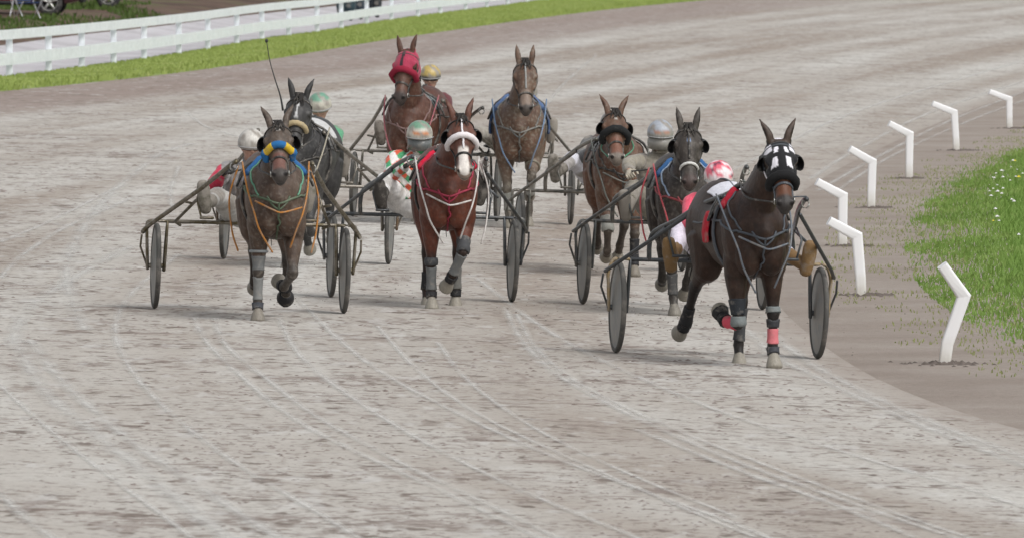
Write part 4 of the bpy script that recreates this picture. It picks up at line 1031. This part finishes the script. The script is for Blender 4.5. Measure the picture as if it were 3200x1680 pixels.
# second from left in the front row: bright bay with white noseband
rig('B', px(836, 744), px(1285, 762), 6, .03, 3,
    dict(label='bright bay horse with a white fleece noseband and blaze, in the front row', coat=(.090, .020, .009), mud=.12, seed=2, poll=(1.0, .09, 1.73), head=(48, 4, 2), points=(.014, .009, .008),
         legs=dict(fl=(2, -4, 22, 12, .01), fr=(50, -28, -45, -50, -.05, 1.0, -.30), rl=(-8, -8, 12, 10, .0), rr=(-2, -18, 5, 5, -.03)),
         roll=dict(u=.25, r=.030, a=105, cols=[(.72, .68, .69)], mud=.05), blinkers=True, face_mat=M((.72, .70, .72), .7, mud=.05),
         blaze=[(.34, .62, .038, (.62, .58, .54))], muzzle=(.30, .24, .2), pads=(.62, .015, .05), hang=(.60, .57, .55), hangers=HANG + SIDE[1:], nstrap=M((.30, .03, .06), .6, mud=.1), collar=M((.30, .03, .06), .6, mud=.1), leather=M((.02, .019, .018), .45, mud=.1),
         boots=[('fl', 'upper', .86, 1.1, .013, (.05, .052, .056)), ('fl', 'cannon', -.05, .98, .010, (.13, .135, .135)), ('fl', 'pastern', -.4, 1.4, .012, BLK), ('fr', 'upper', .62, 1.1, .013, (.05, .052, .056)), ('fr', 'cannon', .0, .95, .010, (.14, .145, .145)), ('fr', 'pastern', -.4, .9, .014, BLK),
                ('rl', 'cannon', .5, 1.1, .012, BLK), ('rr', 'cannon', .4, 1.0, .012, (.15, .15, .14)), ('rr', 'pastern', -.4, .9, .013, BLK)],
         cloth=dict(x0=-.10, x1=.30, a=60, fn=cloth_fn((.45, .42, .45), (.40, .03, .06), 1.36))),
    dict(label='dark grey framed racing sulky behind the bright bay horse', frame=(.085, .09, .095), smud=.25),
    dict(label='driver in diamond patterned green, orange and white jacket with a grey visor', head=(.04, -.02, 1.44), hip=(-.16, -.10, .88), hands=[(.45, -.18, 1.2), (.42, .12, 1.2)], feet=[(.68, -.42, .90), (.68, .44, .93)], jacket=diamonds([(.70, .68, .66), (.04, .33, .14), (.62, .10, .05), (.70, .68, .66)], .07), trousers=solid((.68, .67, .66), .12), helmet=helm((.13, .30, .20), (.55, .52, .45), .085, .35, (.60, .22, .08)), visor=(.13, .14, .14), visor_big=True, boots=(.05, .045, .04), bmud=.3))
# G: dark grey horse half hidden behind the first
rig('G', px(565, 650), px(975, 665), -4, .16, -8,
    dict(label='dark grey horse with a tan noseband, half hidden behind the horse on the left', coat=(.028, .027, .028), mud=.40, mudcol=(.075, .072, .068), seed=3, poll=(1.0, .10, 1.68), head=(52, -2, -6), scale=.95, points=(.03, .03, .03),
         legs=dict(fl=(2, -2, 26, 12, .05), fr=LF, rl=LR, rr=KR), roll=dict(u=.33, r=.028, a=100, cols=[(.42, .34, .20)]), blaze=[(.08, .27, .010, (.5, .5, .5))], face_strap=False, hang=(.36, .33, .26), hangers=[HANG[0]],
         boots=[('fl', 'upper', .55, 1.1, .014, (.05, .055, .065)), ('fl', 'cannon', .0, .8, .01, (.17, .165, .15))],
         cloth=dict(x0=-.35, x1=.22, a=70, fn=cloth_fn((.50, .50, .50), (.06, .06, .06), 1.30))),
    dict(label='mud brown racing sulky behind the dark grey horse', frame=(.12, .11, .09), smud=.6, tan=True, guard=(.13, .085, .05), kink=False),
    dict(label='driver in white and green helmet and green jacket, behind the dark grey horse', head=(.05, .14, 1.50), hip=(-.16, .04, .9), jacket=split_cols((.10, .32, .18), (.45, .47, .44), lambda c: np.floor(c[:, 1] * 9 + c[:, 2] * 6).astype(int) % 2 == 0, .3), trousers=solid((.35, .34, .31), .5), helmet=helm((.13, .33, .23), (.52, .50, .42), .10, .4), look=(-4, 16, 0), visor=(.3, .29, .24)))
# C: tall bay in maroon hood, at the back
rig('C', px(890, 546), px(1246, 556), -4, .06, -9,
    dict(label='bay horse in a maroon hood, highest head at the back of the field', coat=(.085, .028, .016), mud=.42, mudcol=(.10, .075, .06), seed=4, poll=(.90, .06, 1.85), head=(52, -8, 4), points=(.03, .018, .012), scale=1.0,
         legs=dict(fl=(45, -50, -90, -105), fr=PF, rl=PR, rr=KR), roll=dict(u=.27, r=.036, a=118, cols=[(.26, .015, .04)], mud=.0), hood=dict(u1=.28, fn=hood_c), blinkers=False, face_strap=False,
         hang=(.34, .10, .12), hangers=HANG[:2], collar=M((.22, .14, .13), .6, mud=.3), ear=.06, cloth=dict(x0=-.15, x1=.30, a=62, fn=cloth_fn((.2, .22, .22), (.05, .06, .06), 1.36, .3))),
    dict(label='mud caked racing sulky behind the bay horse in the maroon hood', frame=(.13, .125, .10), smud=.6, tip=(2.0, .33, 1.36), kink=False),
    dict(label='driver in yellow and black helmet and maroon jacket, behind the horse in the maroon hood', head=(.05, .07, 1.58), jacket=solid((.12, .04, .045), .3), trousers=solid((.3, .28, .25), .6), helmet=helm((.50, .36, .08), (.05, .05, .05), .055, .5), visor=(.06, .05, .05)))
# D: muddy horse in the middle of the back row
rig('D', px(1066, 553), px(1440, 565), 3, .14, 0,
    dict(label='mud plastered bay horse with blue pads, between the horses in maroon hood and black noseband', coat=(.11, .045, .024), mud=.85, mudcol=(.135, .118, .095), seed=5, poll=(.94, .06, 1.78), head=(52, 2, 0), ear=.03, scale=1.0, face_mat=M((.30, .31, .31), .7, mud=.4), blaze=[(.36, .54, .045, (.20, .15, .12))],
         legs=dict(fl=PF, fr=(52, -42, -80, -100), rl=LR, rr=PR), hang=(.14, .22, .35), hangers=HANG[:2], collar=M((.12, .13, .13), .6, mud=.5), loops=['fr'], loopcol=(.2, .18, .14), pads=(.10, .16, .30), flaps=[(-1, (.035, .07, .16), .12, 1.42, 1.02), (1, (.035, .07, .16), .12, 1.42, 1.02)],
         boots=[('fl', 'cannon', .0, .9, .012, (.2, .2, .18)), ('fr', 'cannon', .0, .9, .012, (.25, .25, .23))], cloth=dict(x0=-.25, x1=.34, a=76, fn=cloth_fn((.48, .50, .54), (.04, .08, .17), 1.34, .2))),
    dict(label='racing sulky behind the mud plastered horse in the back row', frame=(.10, .10, .09), smud=.5),
    dict(label='driver in dirty grey helmet, behind the mud plastered horse', head=(.05, .32, 1.43), hip=(-.16, .12, .9), hands=[(.42, .10, 1.17), (.50, .46, 1.12)], feet=[(.66, -.42, .93), (.66, .54, .98)], jacket=solid((.30, .28, .24), .9), trousers=solid((.36, .34, .30), .8), helmet=helm((.34, .33, .28), (.3, .29, .25), mud=.8), boots=(.2, .18, .14), bmud=.9, facemud=.6, gloves=(.2, .18, .15)))
# E: brown with black noseband
rig('E', px(1303, 668), px(1716, 682), 6, -.05, 5,
    dict(label='chestnut brown horse with a thick black noseband and white star, third horse from the right', coat=(.11, .042, .022), mud=.55, mudcol=(.115, .098, .078), seed=6, poll=(1.0, -.13, 1.64), head=(44, 0, -3), ear=.12, blinkers=True, face_strap=False,
         legs=dict(fl=(34, -30, -60, -80, .02), fr=(4, -3, 24, 12, -.02), rl=KR, rr=LR), roll=dict(u=.28, r=.040, a=112, cols=[(.014, .015, .016)], mud=.05), blaze=[(.07, .15, .014, (.42, .41, .38)), (.34, .53, .05, (.17, .08, .055))], muzzle=(.16, .14, .12),
         hang=(.12, .13, .12), hangers=HANG, reincol=(.03, .22, .12), loops=['fl'], loopcol=(.25, .25, .24), boots=[('fl', 'upper', .6, 1.1, .016, (.22, .22, .20)), ('fr', 'cannon', .15, 1.0, .012, BLK), ('fr', 'pastern', -.3, 1.3, .012, BLK)],
         cloth=dict(x0=-.30, x1=.30, a=58, fn=cloth_fn((.06, .065, .08), (.06, .07, .09), 1.3, .3))),
    dict(label='mud spattered racing sulky behind the chestnut horse with the black noseband', frame=(.13, .13, .115), smud=.55),
    dict(label='driver in mud covered suit almost hidden behind the horse with the black noseband', head=(.0, .12, 1.40), hip=(-.16, .02, .9), feet=[(.62, -.50, .95), (.68, .42, .93)], jacket=solid((.12, .12, .12), .4), trousers=solid((.60, .60, .66), .35), helmet=helm((.2, .2, .2), (.15, .15, .15), mud=.5), boots=(.10, .09, .07), bmud=.6))
# F: dark horse second from right
rig('F', px(1467, 763), px(1917, 780), 7, -.17, 4,
    dict(label='dark brown horse with white nose strap and blue shoulder pads, second horse from the right', coat=(.028, .020, .017), mud=.55, mudcol=(.088, .080, .070), seed=7, poll=(.99, -.03, 1.72), head=(52, -2, 0), ear=.05, blinkers=True,
         legs=dict(fl=PF, fr=LF, rl=KR, rr=LR), roll=dict(u=.40, r=.014, a=95, cols=[(.62, .62, .60)], mud=.2), blaze=[(.17, .24, .012, (.30, .42, .68))], muzzle=(.06, .04, .036),
         hang=(.50, .07, .09), hangers=[HANG[1], SIDE[0], SIDE[1]], nstrap=M((.33, .42, .55), .6, mud=.1), pads=(.04, .12, .28), collar=M((.3, .06, .07), .6, mud=.3), cloth=dict(x0=-.15, x1=.36, a=66, fn=cloth_fn((.40, .47, .56), (.10, .10, .11), 1.38, .3)),
         boots=[('fl', 'cannon', .0, .9, .012, (.06, .06, .06))]),
    dict(label='grey framed racing sulky behind the dark horse with the white nose strap', frame=(.11, .115, .115), smud=.35, round=True),
    dict(label='driver in grey helmet and mud beige suit leaning out to the left with arm stretched', head=(.06, -.12, 1.52), hip=(-.16, -.10, .9), hands=[(.52, -.46, 1.22), (.42, .10, 1.2)], feet=[(.64, -.50, .88), (.68, .42, .93)], elbow=(-.2, -.5, .3), jacket=solid((.27, .245, .20), .6), trousers=solid((.25, .23, .19), .7), helmet=helm((.36, .40, .47), (.30, .30, .28), .05, .5, (.42, .2, .13)), boots=(.17, .15, .11), bmud=.9, visor=(.26, .25, .23), visor_big=True, gloves=(.52, .47, .38), gmud=.2, facemud=.5, bulk=1.1))
# H: leader on the right
hH = rig('H', px(1558, 884), px(2050, 905), 8, -.10, 14,
    dict(label='almost black horse in a black and white hood, leading on the right', coat=(.030, .014, .009), mud=.05, seed=8, poll=(.92, .07, 1.80), head=(51, -6, 3), ear=.11, points=(.012, .011, .011), scale=.94,
         legs=dict(fl=(6, -92, -118, -135, .03, 1.22, -.16), fr=(6, -4, 24, 12, .0), rl=(-52, -30, -50, -70, -.10), rr=(8, -6, 22, 10, -.05)), hood=dict(u1=.33, fn=hood_h), roll=dict(u=.345, r=.040, a=118, cols=[(.010, .010, .011)], mud=.0), blinkers=True, face_strap=False, blaze=[(.37, .50, .055, (.11, .045, .025))], muzzle=(.03, .028, .028), leather=M((.07, .08, .095), .5, mud=.1),
         boots=[('fr', 'upper', .80, .98, .012, (.17, .19, .19)), ('fr', 'cannon', -.05, .42, .014, (.035, .037, .042)), ('fr', 'cannon', .42, .92, .010, (.60, .17, .19)), ('fr', 'pastern', -.3, 1.3, .013, (.04, .042, .05)), ('fl', 'upper', .5, .84, .010, (.02, .024, .03)), ('fl', 'upper', .84, 1.05, .014, (.17, .19, .19)), ('fl', 'cannon', .2, .9, .012, (.62, .06, .10)), ('fl', 'pastern', -.3, 1.2, .018, BLK), ('fl', 'hoof', -.6, .7, .010, BLK),
                ('rl', 'cannon', .55, 1.05, .013, BLK), ('rl', 'pastern', -.3, 1.0, .016, BLK), ('rr', 'cannon', .1, .9, .012, (.05, .052, .055))],
         hang=(.13, .15, .18), hangers=[HANG[1], HANG[2], HANG[0]], pads=(.36, .012, .03), cloth=dict(x0=-.36, x1=.14, a=34, fn=cloth_fn((.62, .62, .68), (.62, .62, .68), 1.3, .05, (-.10, -.04, (.12, .12, .14)))), head_pole=True, flaps=[(-1, (.45, .012, .03), .08, 1.34, 1.0)]),
    dict(label='grey racing sulky with a tan fender behind the leading dark horse', frame=(.075, .08, .085), smud=.12, tan=True, guard=(.30, .22, .12), round=True),
    dict(label='driver crouched low in pink and white helmet and pink jacket behind the leading horse', head=(.20, -.02, 1.40), hip=(-.06, -.02, .9), hands=[(.55, -.16, 1.12), (.5, .14, 1.15)], feet=[(.62, -.46, .78), (.55, .60, .74)], jacket=split_cols((.75, .10, .16), (.66, .64, .70), lambda c: c[:, 2] > 1.02, .03), trousers=solid((.68, .64, .74), .08), helmet=helm_blotch, boots=(.20, .12, .05), bmud=.25, look=(0, 20, 0)), hx=1.80)
# H's red and grey girth pad hanging at the flank
b = bmesh.new(); hr = hH['root']

# whip held up by the driver of the grey horse
def wp(X, Y, d): return P(X, Y, d)
gm = [r for r in RIGS if r[0] == 'G'][0][1]; dG = gm.y - .4
wr0 = empty('whip', P(884, 330, dG), 0, 'long thin black driving whip held upright beside the dark grey horse', 'whip'); o0 = wr0.location
b = bmesh.new(); pw = [P(884, 345, dG), P(876, 300, dG), P(860, 250, dG), P(843, 190, dG), P(833, 128, dG)]
loft(b, [(*(p_ - o0), r_, r_) for p_, r_ in zip(pw, (.011, .008, .006, .0045, .004))], side=(1, 0, 0), n=6, k=3); bobj('whip_stick', b, M((.03, .03, .03), .4, mud=0), wr0)
b = bmesh.new(); ell(b, pw[-1] - o0, (.016, .012, .02)); bobj('whip_tip', b, M((.03, .03, .03), .4, mud=0), wr0)

# ------------------------------------------------------------------ marker posts of the inner rail
PG = 'white bent marker posts along the inside of the bend'
WHITE = M((.78, .79, .80), .4, mud=.0, spec=.5)
def mat_post():
    m, n, l, b = newmat('marker_plastic'); tc = n.new('ShaderNodeTexCoord'); sp = n.new('ShaderNodeSeparateXYZ'); l.new(tc.outputs['Object'], sp.inputs[0])
    nz = nd(n, 'ShaderNodeTexNoise', Scale=9.0, Detail=5.0); l.new(tc.outputs['Object'], nz.inputs['Vector'])
    s = nd(n, 'ShaderNodeMath', operation='MULTIPLY_ADD'); s.inputs[1].default_value = .14; l.new(nz.outputs['Fac'], s.inputs[0]); l.new(sp.outputs[2], s.inputs[2])
    r = ramp(n, [(.05, (.45, .41, .35)), (.16, (.68, .67, .64)), (.30, (.80, .80, .81))]); l.new(s.outputs[0], r.inputs[0])
    l.new(r.outputs[0], b.inputs['Base Color']); b.inputs['Roughness'].default_value = .38; return m
M_POST = mat_post()
M_MOUND = mat_ground('mound_dirt', (.12, .10, .085), (.16, .135, .12), (.2, .17, .15), 3.0, 20.0)
posts = [((2938, 1136), (3012, 924), (2944, 828), 'leaning white marker post nearest the camera, beside the green grass'),
         ((2694, 922), (2678, 738), (2590, 690), 'second nearest white bent marker post, overlapping the one behind it'),
         ((2633, 769), (2634, 612), (2552, 568), 'third nearest white bent marker post, its foot partly behind the arm of the nearer one'),
         ((2722, 650), (2726, 506), (2655, 465), 'fourth white bent marker post, in the middle of the row of seven'),
         ((2841, 558), (2843, 420), (2778, 386), 'fifth white bent marker post from the camera, third from the far end'),
         ((2990, 471), (2982, 352), (2914, 324), 'sixth white bent marker post, last but one at the far end'),
         ((3155, 402), (3154, 310), (3092, 287), 'farthest white bent marker post, at the right edge of the row')]
for i, (b0, k0, t0, lab) in enumerate(posts):
    g = G(*b0); s = F / g.y; r = empty('marker_post', g, 0, lab, 'marker post', PG)
    kn = P(*k0, g.y - .03) - g; tp = P(*t0, g.y - .10) - g; w = .052
    bm = bmesh.new(); kn2 = kn + Vector((0, 0, 0))
    u1 = kn.normalized(); u2 = (tp - kn).normalized()
    def prism(bm, rings):
        vs = [[bm.verts.new(v) for v in rg] for rg in rings]; n = len(vs[0])
        for a_, b_ in zip(vs, vs[1:]):
            for j in range(n): bm.faces.new((a_[j], a_[(j + 1) % n], b_[(j + 1) % n], b_[j]))
        bm.faces.new(vs[0][::-1]); bm.faces.new(vs[-1])
    def sec(c, u, hw, hd):
        n_ = Vector((0, 1, 0)); l_ = u.cross(n_).normalized(); n2 = l_.cross(u).normalized(); q = []
        for j in range(16):
            a = 2 * pi * j / 16; ca, sa = cos(a), sin(a); q.append(c + l_ * hw * math.copysign(abs(ca) ** .45, ca) + n2 * hd * math.copysign(abs(sa) ** .45, sa))
        return q
    bis = (u1 + u2).normalized(); hw2 = w / max(.5, bis.dot(u1))
    prism(bm, [sec(Vector((0, 0, -.25)) + u1 * 0, u1, w * .92, w * .75), sec(u1 * .3 * kn.length, u1, w * .95, w * .75), sec(kn, bis, hw2, w * .75)])
    bobj('upright', bm, M_POST, r, smooth=False)
    bm = bmesh.new(); prism(bm, [sec(kn + u2 * .0, bis, hw2 * .99, w * .745), sec(kn.lerp(tp, .5), u2, w * .9, w * .72), sec(tp, u2, w * .84, w * .7)]); bobj('arm', bm, M_POST, r, smooth=False)
    # little mound of raked dirt at its foot
    pts = []
    for _ in range(60):
        a = R_.random() * 6.28; q = abs(R_.gauss(0, .16)); x_, y_ = g.x + .06 + q * cos(a) * 1.3, g.y + q * sin(a) * 1.6; z_ = max(.02, .05 - q * .1); pts.append((x_, y_, g.z, z_ * 1.3, z_ * 1.3, z_ * .7))
    lumps('dirt_mound', pts, M_MOUND, 'loose dark dirt raked around the foot of the ' + lab[:lab.find(' marker post')].split(' white')[0] + ' white marker post', 'dirt')

# ------------------------------------------------------------------ outer fence
M_FEN = mat_ground('fence_paint', (.78, .82, .86), (.82, .86, .90), (.86, .89, .92), 1.5, 8.0)
M_FEN.node_tree.nodes['Principled BSDF'].inputs['Roughness'].default_value = .5
def on_fence(pxx):
    """depth where the fence line crosses an image column"""
    lo, hi = 150 * K, 440 * K
    for _ in range(50):
        m = (lo + hi) / 2
        if 1600 + F * XF(m) / m < pxx: lo = m
        else: hi = m
    return lo
cols_ = [-205, -95, 13, 136, 240, 340, 436, 545, 636, 727, 806, 890, 979, 1055, 1135, 1213, 1296, 1366, 1445, 1512, 1577, 1640, 1702, 1765, 1828, 1890, 1950, 2010, 2070]
ys = [on_fence(c) for c in cols_]; off = .10
f0 = Vector((XF(ys[0]), ys[0], hgt(XF(ys[0]) + .01, ys[0])))
fr = empty('fence', f0, 0, 'white two rail post and board fence along the outside of the bend', 'fence')
FP = []
for y in ys:
    x = XF(y) + off; FP.append(Vector((x, y, hgt(x, y))))
FH = .90
for p_ in FP:
    bm = bmesh.new(); box(bm, p_ - f0 + Vector((0, 0, FH / 2 - .06)), (.125, .11, FH + .10), bev=.006); bobj('post', bm, M_FEN, fr, smooth=False)
for z0, hh in ((FH - .09, .19), (.335, .235)):
    for a, b_ in zip(FP, FP[1:]):
        bm = bmesh.new(); d = (b_ - a); d2 = d.normalized(); sd_ = Vector((d2.y, -d2.x, 0)); c = (a + b_) / 2 - f0 + Vector((0, 0, z0)) + sd_ * (.055 + .02)
        rot = Matrix(((d2.x, sd_.x, 0), (d2.y, sd_.y, 0), (d2.z, 0, 1))); box(bm, (0, 0, 0), (d.length - .012, .035, hh)); bm.transform(Matrix.Translation(c) @ rot.to_4x4()); bobj('rail', bm, M_FEN, fr, smooth=False)

# ------------------------------------------------------------------ spectators, chairs and cars beyond the fence
def stand(px_, py_, lab, jac, tro, rz=-90, legw=1.25, boots=(.03, .03, .03), hx=0):
    g = G(px_, py_)
    make_person(dict(loc=g, rz=radians(rz), label=lab, group='spectators behind the fence', hip=(0, 0, .92), head=(.02, 0, 1.62), hands=[(.08, -.24, .80), (.10, .26, .82)], feet=[(.0, -.13, .10), (.05, .13, .10)], toe=(1, 0, 0), knee=(1, 0, 0), jacket=solid(jac, 0), trousers=solid(tro, 0), boots=boots, bmud=0, driver=False, curl=18, legw=legw, boot_u=.95, gloves=(.42, .26, .19), gmud=0, skin=(.45, .28, .2)))
stand(1083, 66, 'spectator in dark teal trousers, left of the pair behind the fence', (.03, .07, .08), (.022, .045, .055), -95, 3.0)
stand(1112, 62, 'spectator in dark navy trousers between two others behind the fence', (.03, .05, .07), (.02, .035, .05), -85, 3.0)
stand(1163, 56, 'spectator in black trousers with bare hand showing, right of the pair behind the fence', (.05, .05, .06), (.012, .016, .02), -80, 2.6)

def make_chair(px_, py_, rz, lab, cloth):
    g = G(px_, py_); r = empty('folding_chair', g, radians(rz), lab, 'chair', 'folding chairs on the bank'); wm = M((.62, .63, .66), .35, .3, mud=0)
    for s in (-1, 1):
        for (a, b_) in (((.24, s * .25, 0), (-.20, s * .25, .46)), ((-.24, s * .27, 0), (.22, s * .27, .46))):
            tobj('leg', [[a, b_]], .012, wm, r, n=8)
        tobj('arm_rest', [[(-.20, s * .26, .46), (-.24, s * .26, .64), (.20, s * .26, .64)]], .013, wm, r)
        tobj('back_post', [[(-.18, s * .25, .44), (-.30, s * .25, .92)]], .012, wm, r)
    bm = bmesh.new(); loft(bm, [(.22, 0, .45, .25, .008), (0, 0, .42, .25, .008), (-.20, 0, .44, .25, .008)], n=10); bobj('seat', bm, M(cloth, .8, mud=0), r)
    bm = bmesh.new(); loft(bm, [(-.20, 0, .50, .25, .008), (-.26, 0, .70, .25, .008), (-.30, 0, .92, .25, .008)], n=10); bobj('backrest', bm, M(cloth, .8, mud=0), r)
make_chair(88, 62, -60, 'white tubed folding chair with blue cloth in the top left corner', (.03, .07, .20))
make_chair(8, 52, -100, 'folding chair with red cloth at the left edge beside the blue one', (.30, .02, .03))

def make_car(px_, py_, wheelx, rz, col, lab):
    """wheelx: local x of the wheel that stands at the pixel; body length along local x, near side at -y"""
    g = G(px_, py_); th = radians(rz); fw = Vector((cos(th), sin(th), 0)); lt = Vector((-sin(th), cos(th), 0))
    base = g - fw * wheelx + lt * .80; base.z = g.z
    r = empty('parked_car', base, th, lab, 'car', 'cars parked on the bank beyond the fence')
    pm, nn, ll, bb = newmat('car_paint'); bb.inputs['Base Color'].default_value = (*col, 1); bb.inputs['Metallic'].default_value = .4; bb.inputs['Roughness'].default_value = .3; bb.inputs['Coat Weight'].default_value = .6
    prof = [(-2.1, .38), (-2.15, .60), (-2.08, .86), (-1.85, 1.02), (-1.30, 1.48), (-.9, 1.56), (.1, 1.55), (.45, 1.48), (1.05, 1.03), (1.85, .90), (2.1, .75), (2.15, .52), (2.08, .36), (1.75, .28), (1.74, .36), (1.66, .58), (1.5, .70), (1.3, .74), (1.1, .70), (.94, .58), (.86, .36), (.85, .27), (-.85, .27), (-.86, .36), (-.94, .58), (-1.1, .70), (-1.3, .74), (-1.5, .70), (-1.66, .58), (-1.74, .36), (-1.75, .30)]
    bm = bmesh.new(); rg = []
    for y in (-.84, -.80, .80, .84):
        k_ = 1.0 if abs(y) < .82 else .975
        rg.append([bm.verts.new((x * k_, y * (1 - .16 * max(0, z - .95) / .6), .9 + (z - .9) * k_)) for x, z in prof])
    for a, b_ in zip(rg, rg[1:]):
        for j in range(len(prof)): bm.faces.new((a[j], a[(j + 1) % len(prof)], b_[(j + 1) % len(prof)], b_[j]))
    bmesh.ops.triangle_fill(bm, use_beauty=True, edges=[bm.edges.get((rg[0][j], rg[0][(j + 1) % len(prof)])) for j in range(len(prof))])
    bmesh.ops.triangle_fill(bm, use_beauty=True, edges=[bm.edges.get((rg[-1][j], rg[-1][(j + 1) % len(prof)])) for j in range(len(prof))])
    bobj('body', bm, pm, r, smooth=False)
    gl = M((.02, .025, .03), .08, mud=0); dk = M((.015, .015, .016), .7, mud=.1)
    for s in (-1, 1):
        for q in ([(-1.42, 1.05), (-1.08, 1.42), (-.45, 1.47), (-.45, 1.05)], [(-.38, 1.05), (-.38, 1.47), (.20, 1.46), (.78, 1.05)]):
            v = [(x, s * (.846 - .02 - .13 * max(0, z - .95) / .6 + .022), z) for x, z in q]; v2 = [(x, y_ - s * .02, z) for x, y_, z in v]
            nobj('window', v + v2, [(0, 1, 2, 3), (4, 7, 6, 5), (0, 4, 5, 1), (1, 5, 6, 2), (2, 6, 7, 3), (3, 7, 4, 0)], gl, r)
        bm = bmesh.new(); box(bm, (0, s * .845, .33), (1.6, .03, .12), bev=.01); bobj('sill', bm, dk, r)
        for wx in (-1.3, 1.3):
            bm = bmesh.new(); loft(bm, [(wx + .27 * cos(a), s * .76, .34 + .27 * sin(a), .075, .10) for a in [2 * pi * i / 32 for i in range(32)]], side=(0, 1, 0), n=10, k=1, closed=True); w = bobj('wheel', bm, M((.025, .025, .027), .8, mud=.25), r)
            bm = bmesh.new(); loft(bm, [(wx + .225 * cos(a), s * .79, .34 + .225 * sin(a), .045, .012) for a in [2 * pi * i / 32 for i in range(32)]], side=(0, 1, 0), n=8, k=1, closed=True)
            for i in range(5):
                a = 2 * pi * i / 5 + .3; loft(bm, [(wx + .03 * cos(a), s * .80, .34 + .03 * sin(a), .02, .035), (wx + .22 * cos(a), s * .815, .34 + .22 * sin(a), .015, .028)], side=(0, 1, 0), n=8, k=1)
            ell(bm, (wx, s * .81, .34), (.055, .02, .055)); bobj('rim', bm, M((.42, .42, .40), .35, .7, mud=.2), w)
        bm = bmesh.new(); ell(bm, (2.02, s * .62, .74), (.12, .16, .08)); bobj('headlight', bm, M((.6, .6, .6), .1, mud=0), r)
        bm = bmesh.new(); ell(bm, (-2.05, s * .66, .86), (.08, .12, .10)); bobj('tail_light', bm, M((.4, .02, .02), .2, mud=0), r)
    for sx in (-1, 1):
        bm = bmesh.new(); box(bm, (sx * 2.13, 0, .42), (.12, 1.5, .2), bev=.04); bobj('bumper', bm, dk, r)
    return r
make_car(168, 46, -1.3, 178, (.045, .015, .018), 'dark red car parked on the bank in the top left corner')
make_car(338, 24, -1.3, 182, (.06, .065, .07), 'dark grey car parked farther back, right of the dark red one')
